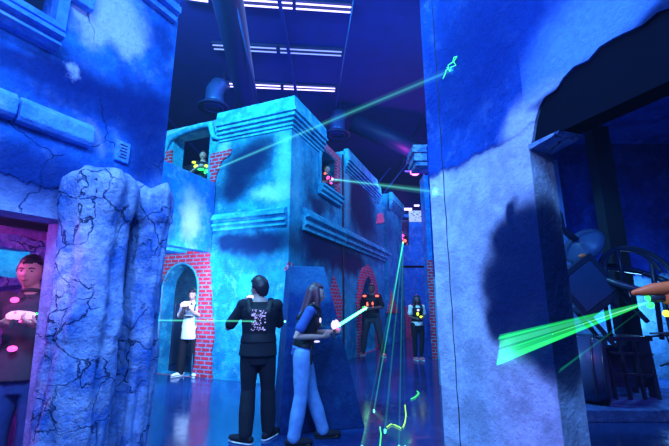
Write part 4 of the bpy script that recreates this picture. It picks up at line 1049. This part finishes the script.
area('cyan_bank_building', (-3.2, 3.6, 7.0), (-1.4, 7.4, 3.6), 740, CYN, 2.0, .5)
area('cyan_bank_alley', (2.6, 6.2, 6.8), (0, 9.5, 3.4), 260, (.10, .50, 1.0), 2.0, .5)
area('uv_ceiling', (-1.4, 8.0, 7.7), (-1.4, 8.0, 0), 70, (.22, .35, 1.0), 3.0, 3.0)
area('fill_ceiling', (-1.4, 9.5, 5.9), (-1.4, 9.5, 9), 40, (.05, .0, 1.0), 3.0, 3.0)  # added fill, no fixture: turns the ceiling violet-blue
point('magenta_alley', lp_ + V((-.1, -.4, -.1)), 90, MG, .15)
spot('magenta_floor_alley', (2.3, 12.5, 5.6), (1.3, 8.3, 0), 500, (1.0, .08, .7), 50)
point('magenta_far', (3.5, 13.5, 3.5), 60, (.9, .15, .9), .2)
area('blue_far', (3.0, 12.5, 6.5), (2.9, 16.5, 2.5), 160, BL, 1.5, .5)
point('teal_arch_room', (wp(FL, 2.6, 2.5, -1.4)), 55, (.15, .65, 1.0), .15)
point('blue_arch_room', (wp(FR, 5.0, 2.4, -1.0)), 45, (.3, .5, 1.0), .15)
point('magenta_left_room', wp(LW, -.9, 2.1, -1.2), 90, (.95, .12, .80), .12)
point('teal_left_room', wp(LW, .2, 2.3, -2.5), 45, (.1, .8, 1.0), .12)
spot('blue_right_room', (3.0, 3.6, 3.1), (4.6, 6.5, 1.1), 130, (.05, .22, 1.0), 100)
point('fill_right_room_low', (5.5, 6.55, 1.3), 60, (.15, .45, 1.0), .15)  # unseen point added to brighten the lower back wall
spot('fill_white_player', (-1.8, 6.0, 4.8), (-3.1, 8.4, 1.1), 260, (.45, .62, 1.0), 32)
spot('fill_left_player', (-1.0, 1.3, 2.2), (-2.35, 2.9, 1.35), 110, (.75, .35, 1.0), 26)  # added spot without a fixture, brings out the man in the doorway
area('fill_under_walkway', (-2.3, 6.2, 2.2), (-3.0, 7.8, 1.2), 130, (.45, .62, 1.0), .6, .3)  # added fill below the walkway slab for the player in white
spot('magenta_right_floor', (3.2, 3.0, 3.0), (3.3, 4.5, 0), 60, (1.0, .12, .5), 70)
w = bpy.data.worlds.new('w'); sc.world = w; w.use_nodes = True
w.node_tree.nodes['Background'].inputs[0].default_value = (.02, .05, .35, 1); w.node_tree.nodes['Background'].inputs[1].default_value = .03

vsn = w.node_tree.nodes.new('ShaderNodeVolumeScatter'); vsn.inputs['Color'].default_value = (.4, .6, 1, 1); vsn.inputs['Density'].default_value = HAZE; vsn.inputs['Anisotropy'].default_value = .2
w.node_tree.links.new(vsn.outputs[0], [n for n in w.node_tree.nodes if n.type == 'OUTPUT_WORLD'][0].inputs['Volume'])
cam = bpy.data.cameras.new('camera'); co = bpy.data.objects.new('camera', cam); col.objects.link(co)
co.location = (0, 0, EYE); co.rotation_euler = (math.pi / 2 + TH, 0, 0); cam.sensor_width = 36; cam.lens = FPX * 36 / 669; cam.clip_start = .05; cam.clip_end = 100
sc.camera = co
vs = sc.view_settings; vs.view_transform = 'Standard'; vs.look = 'None'; vs.gamma = 1; vs.use_curve_mapping = False; vs.exposure = 0.0
sc.cycles.use_denoising = True; sc.cycles.max_bounces = 6; sc.cycles.diffuse_bounces = 3; sc.cycles.volume_bounces = 0; sc.cycles.sample_clamp_indirect = 4
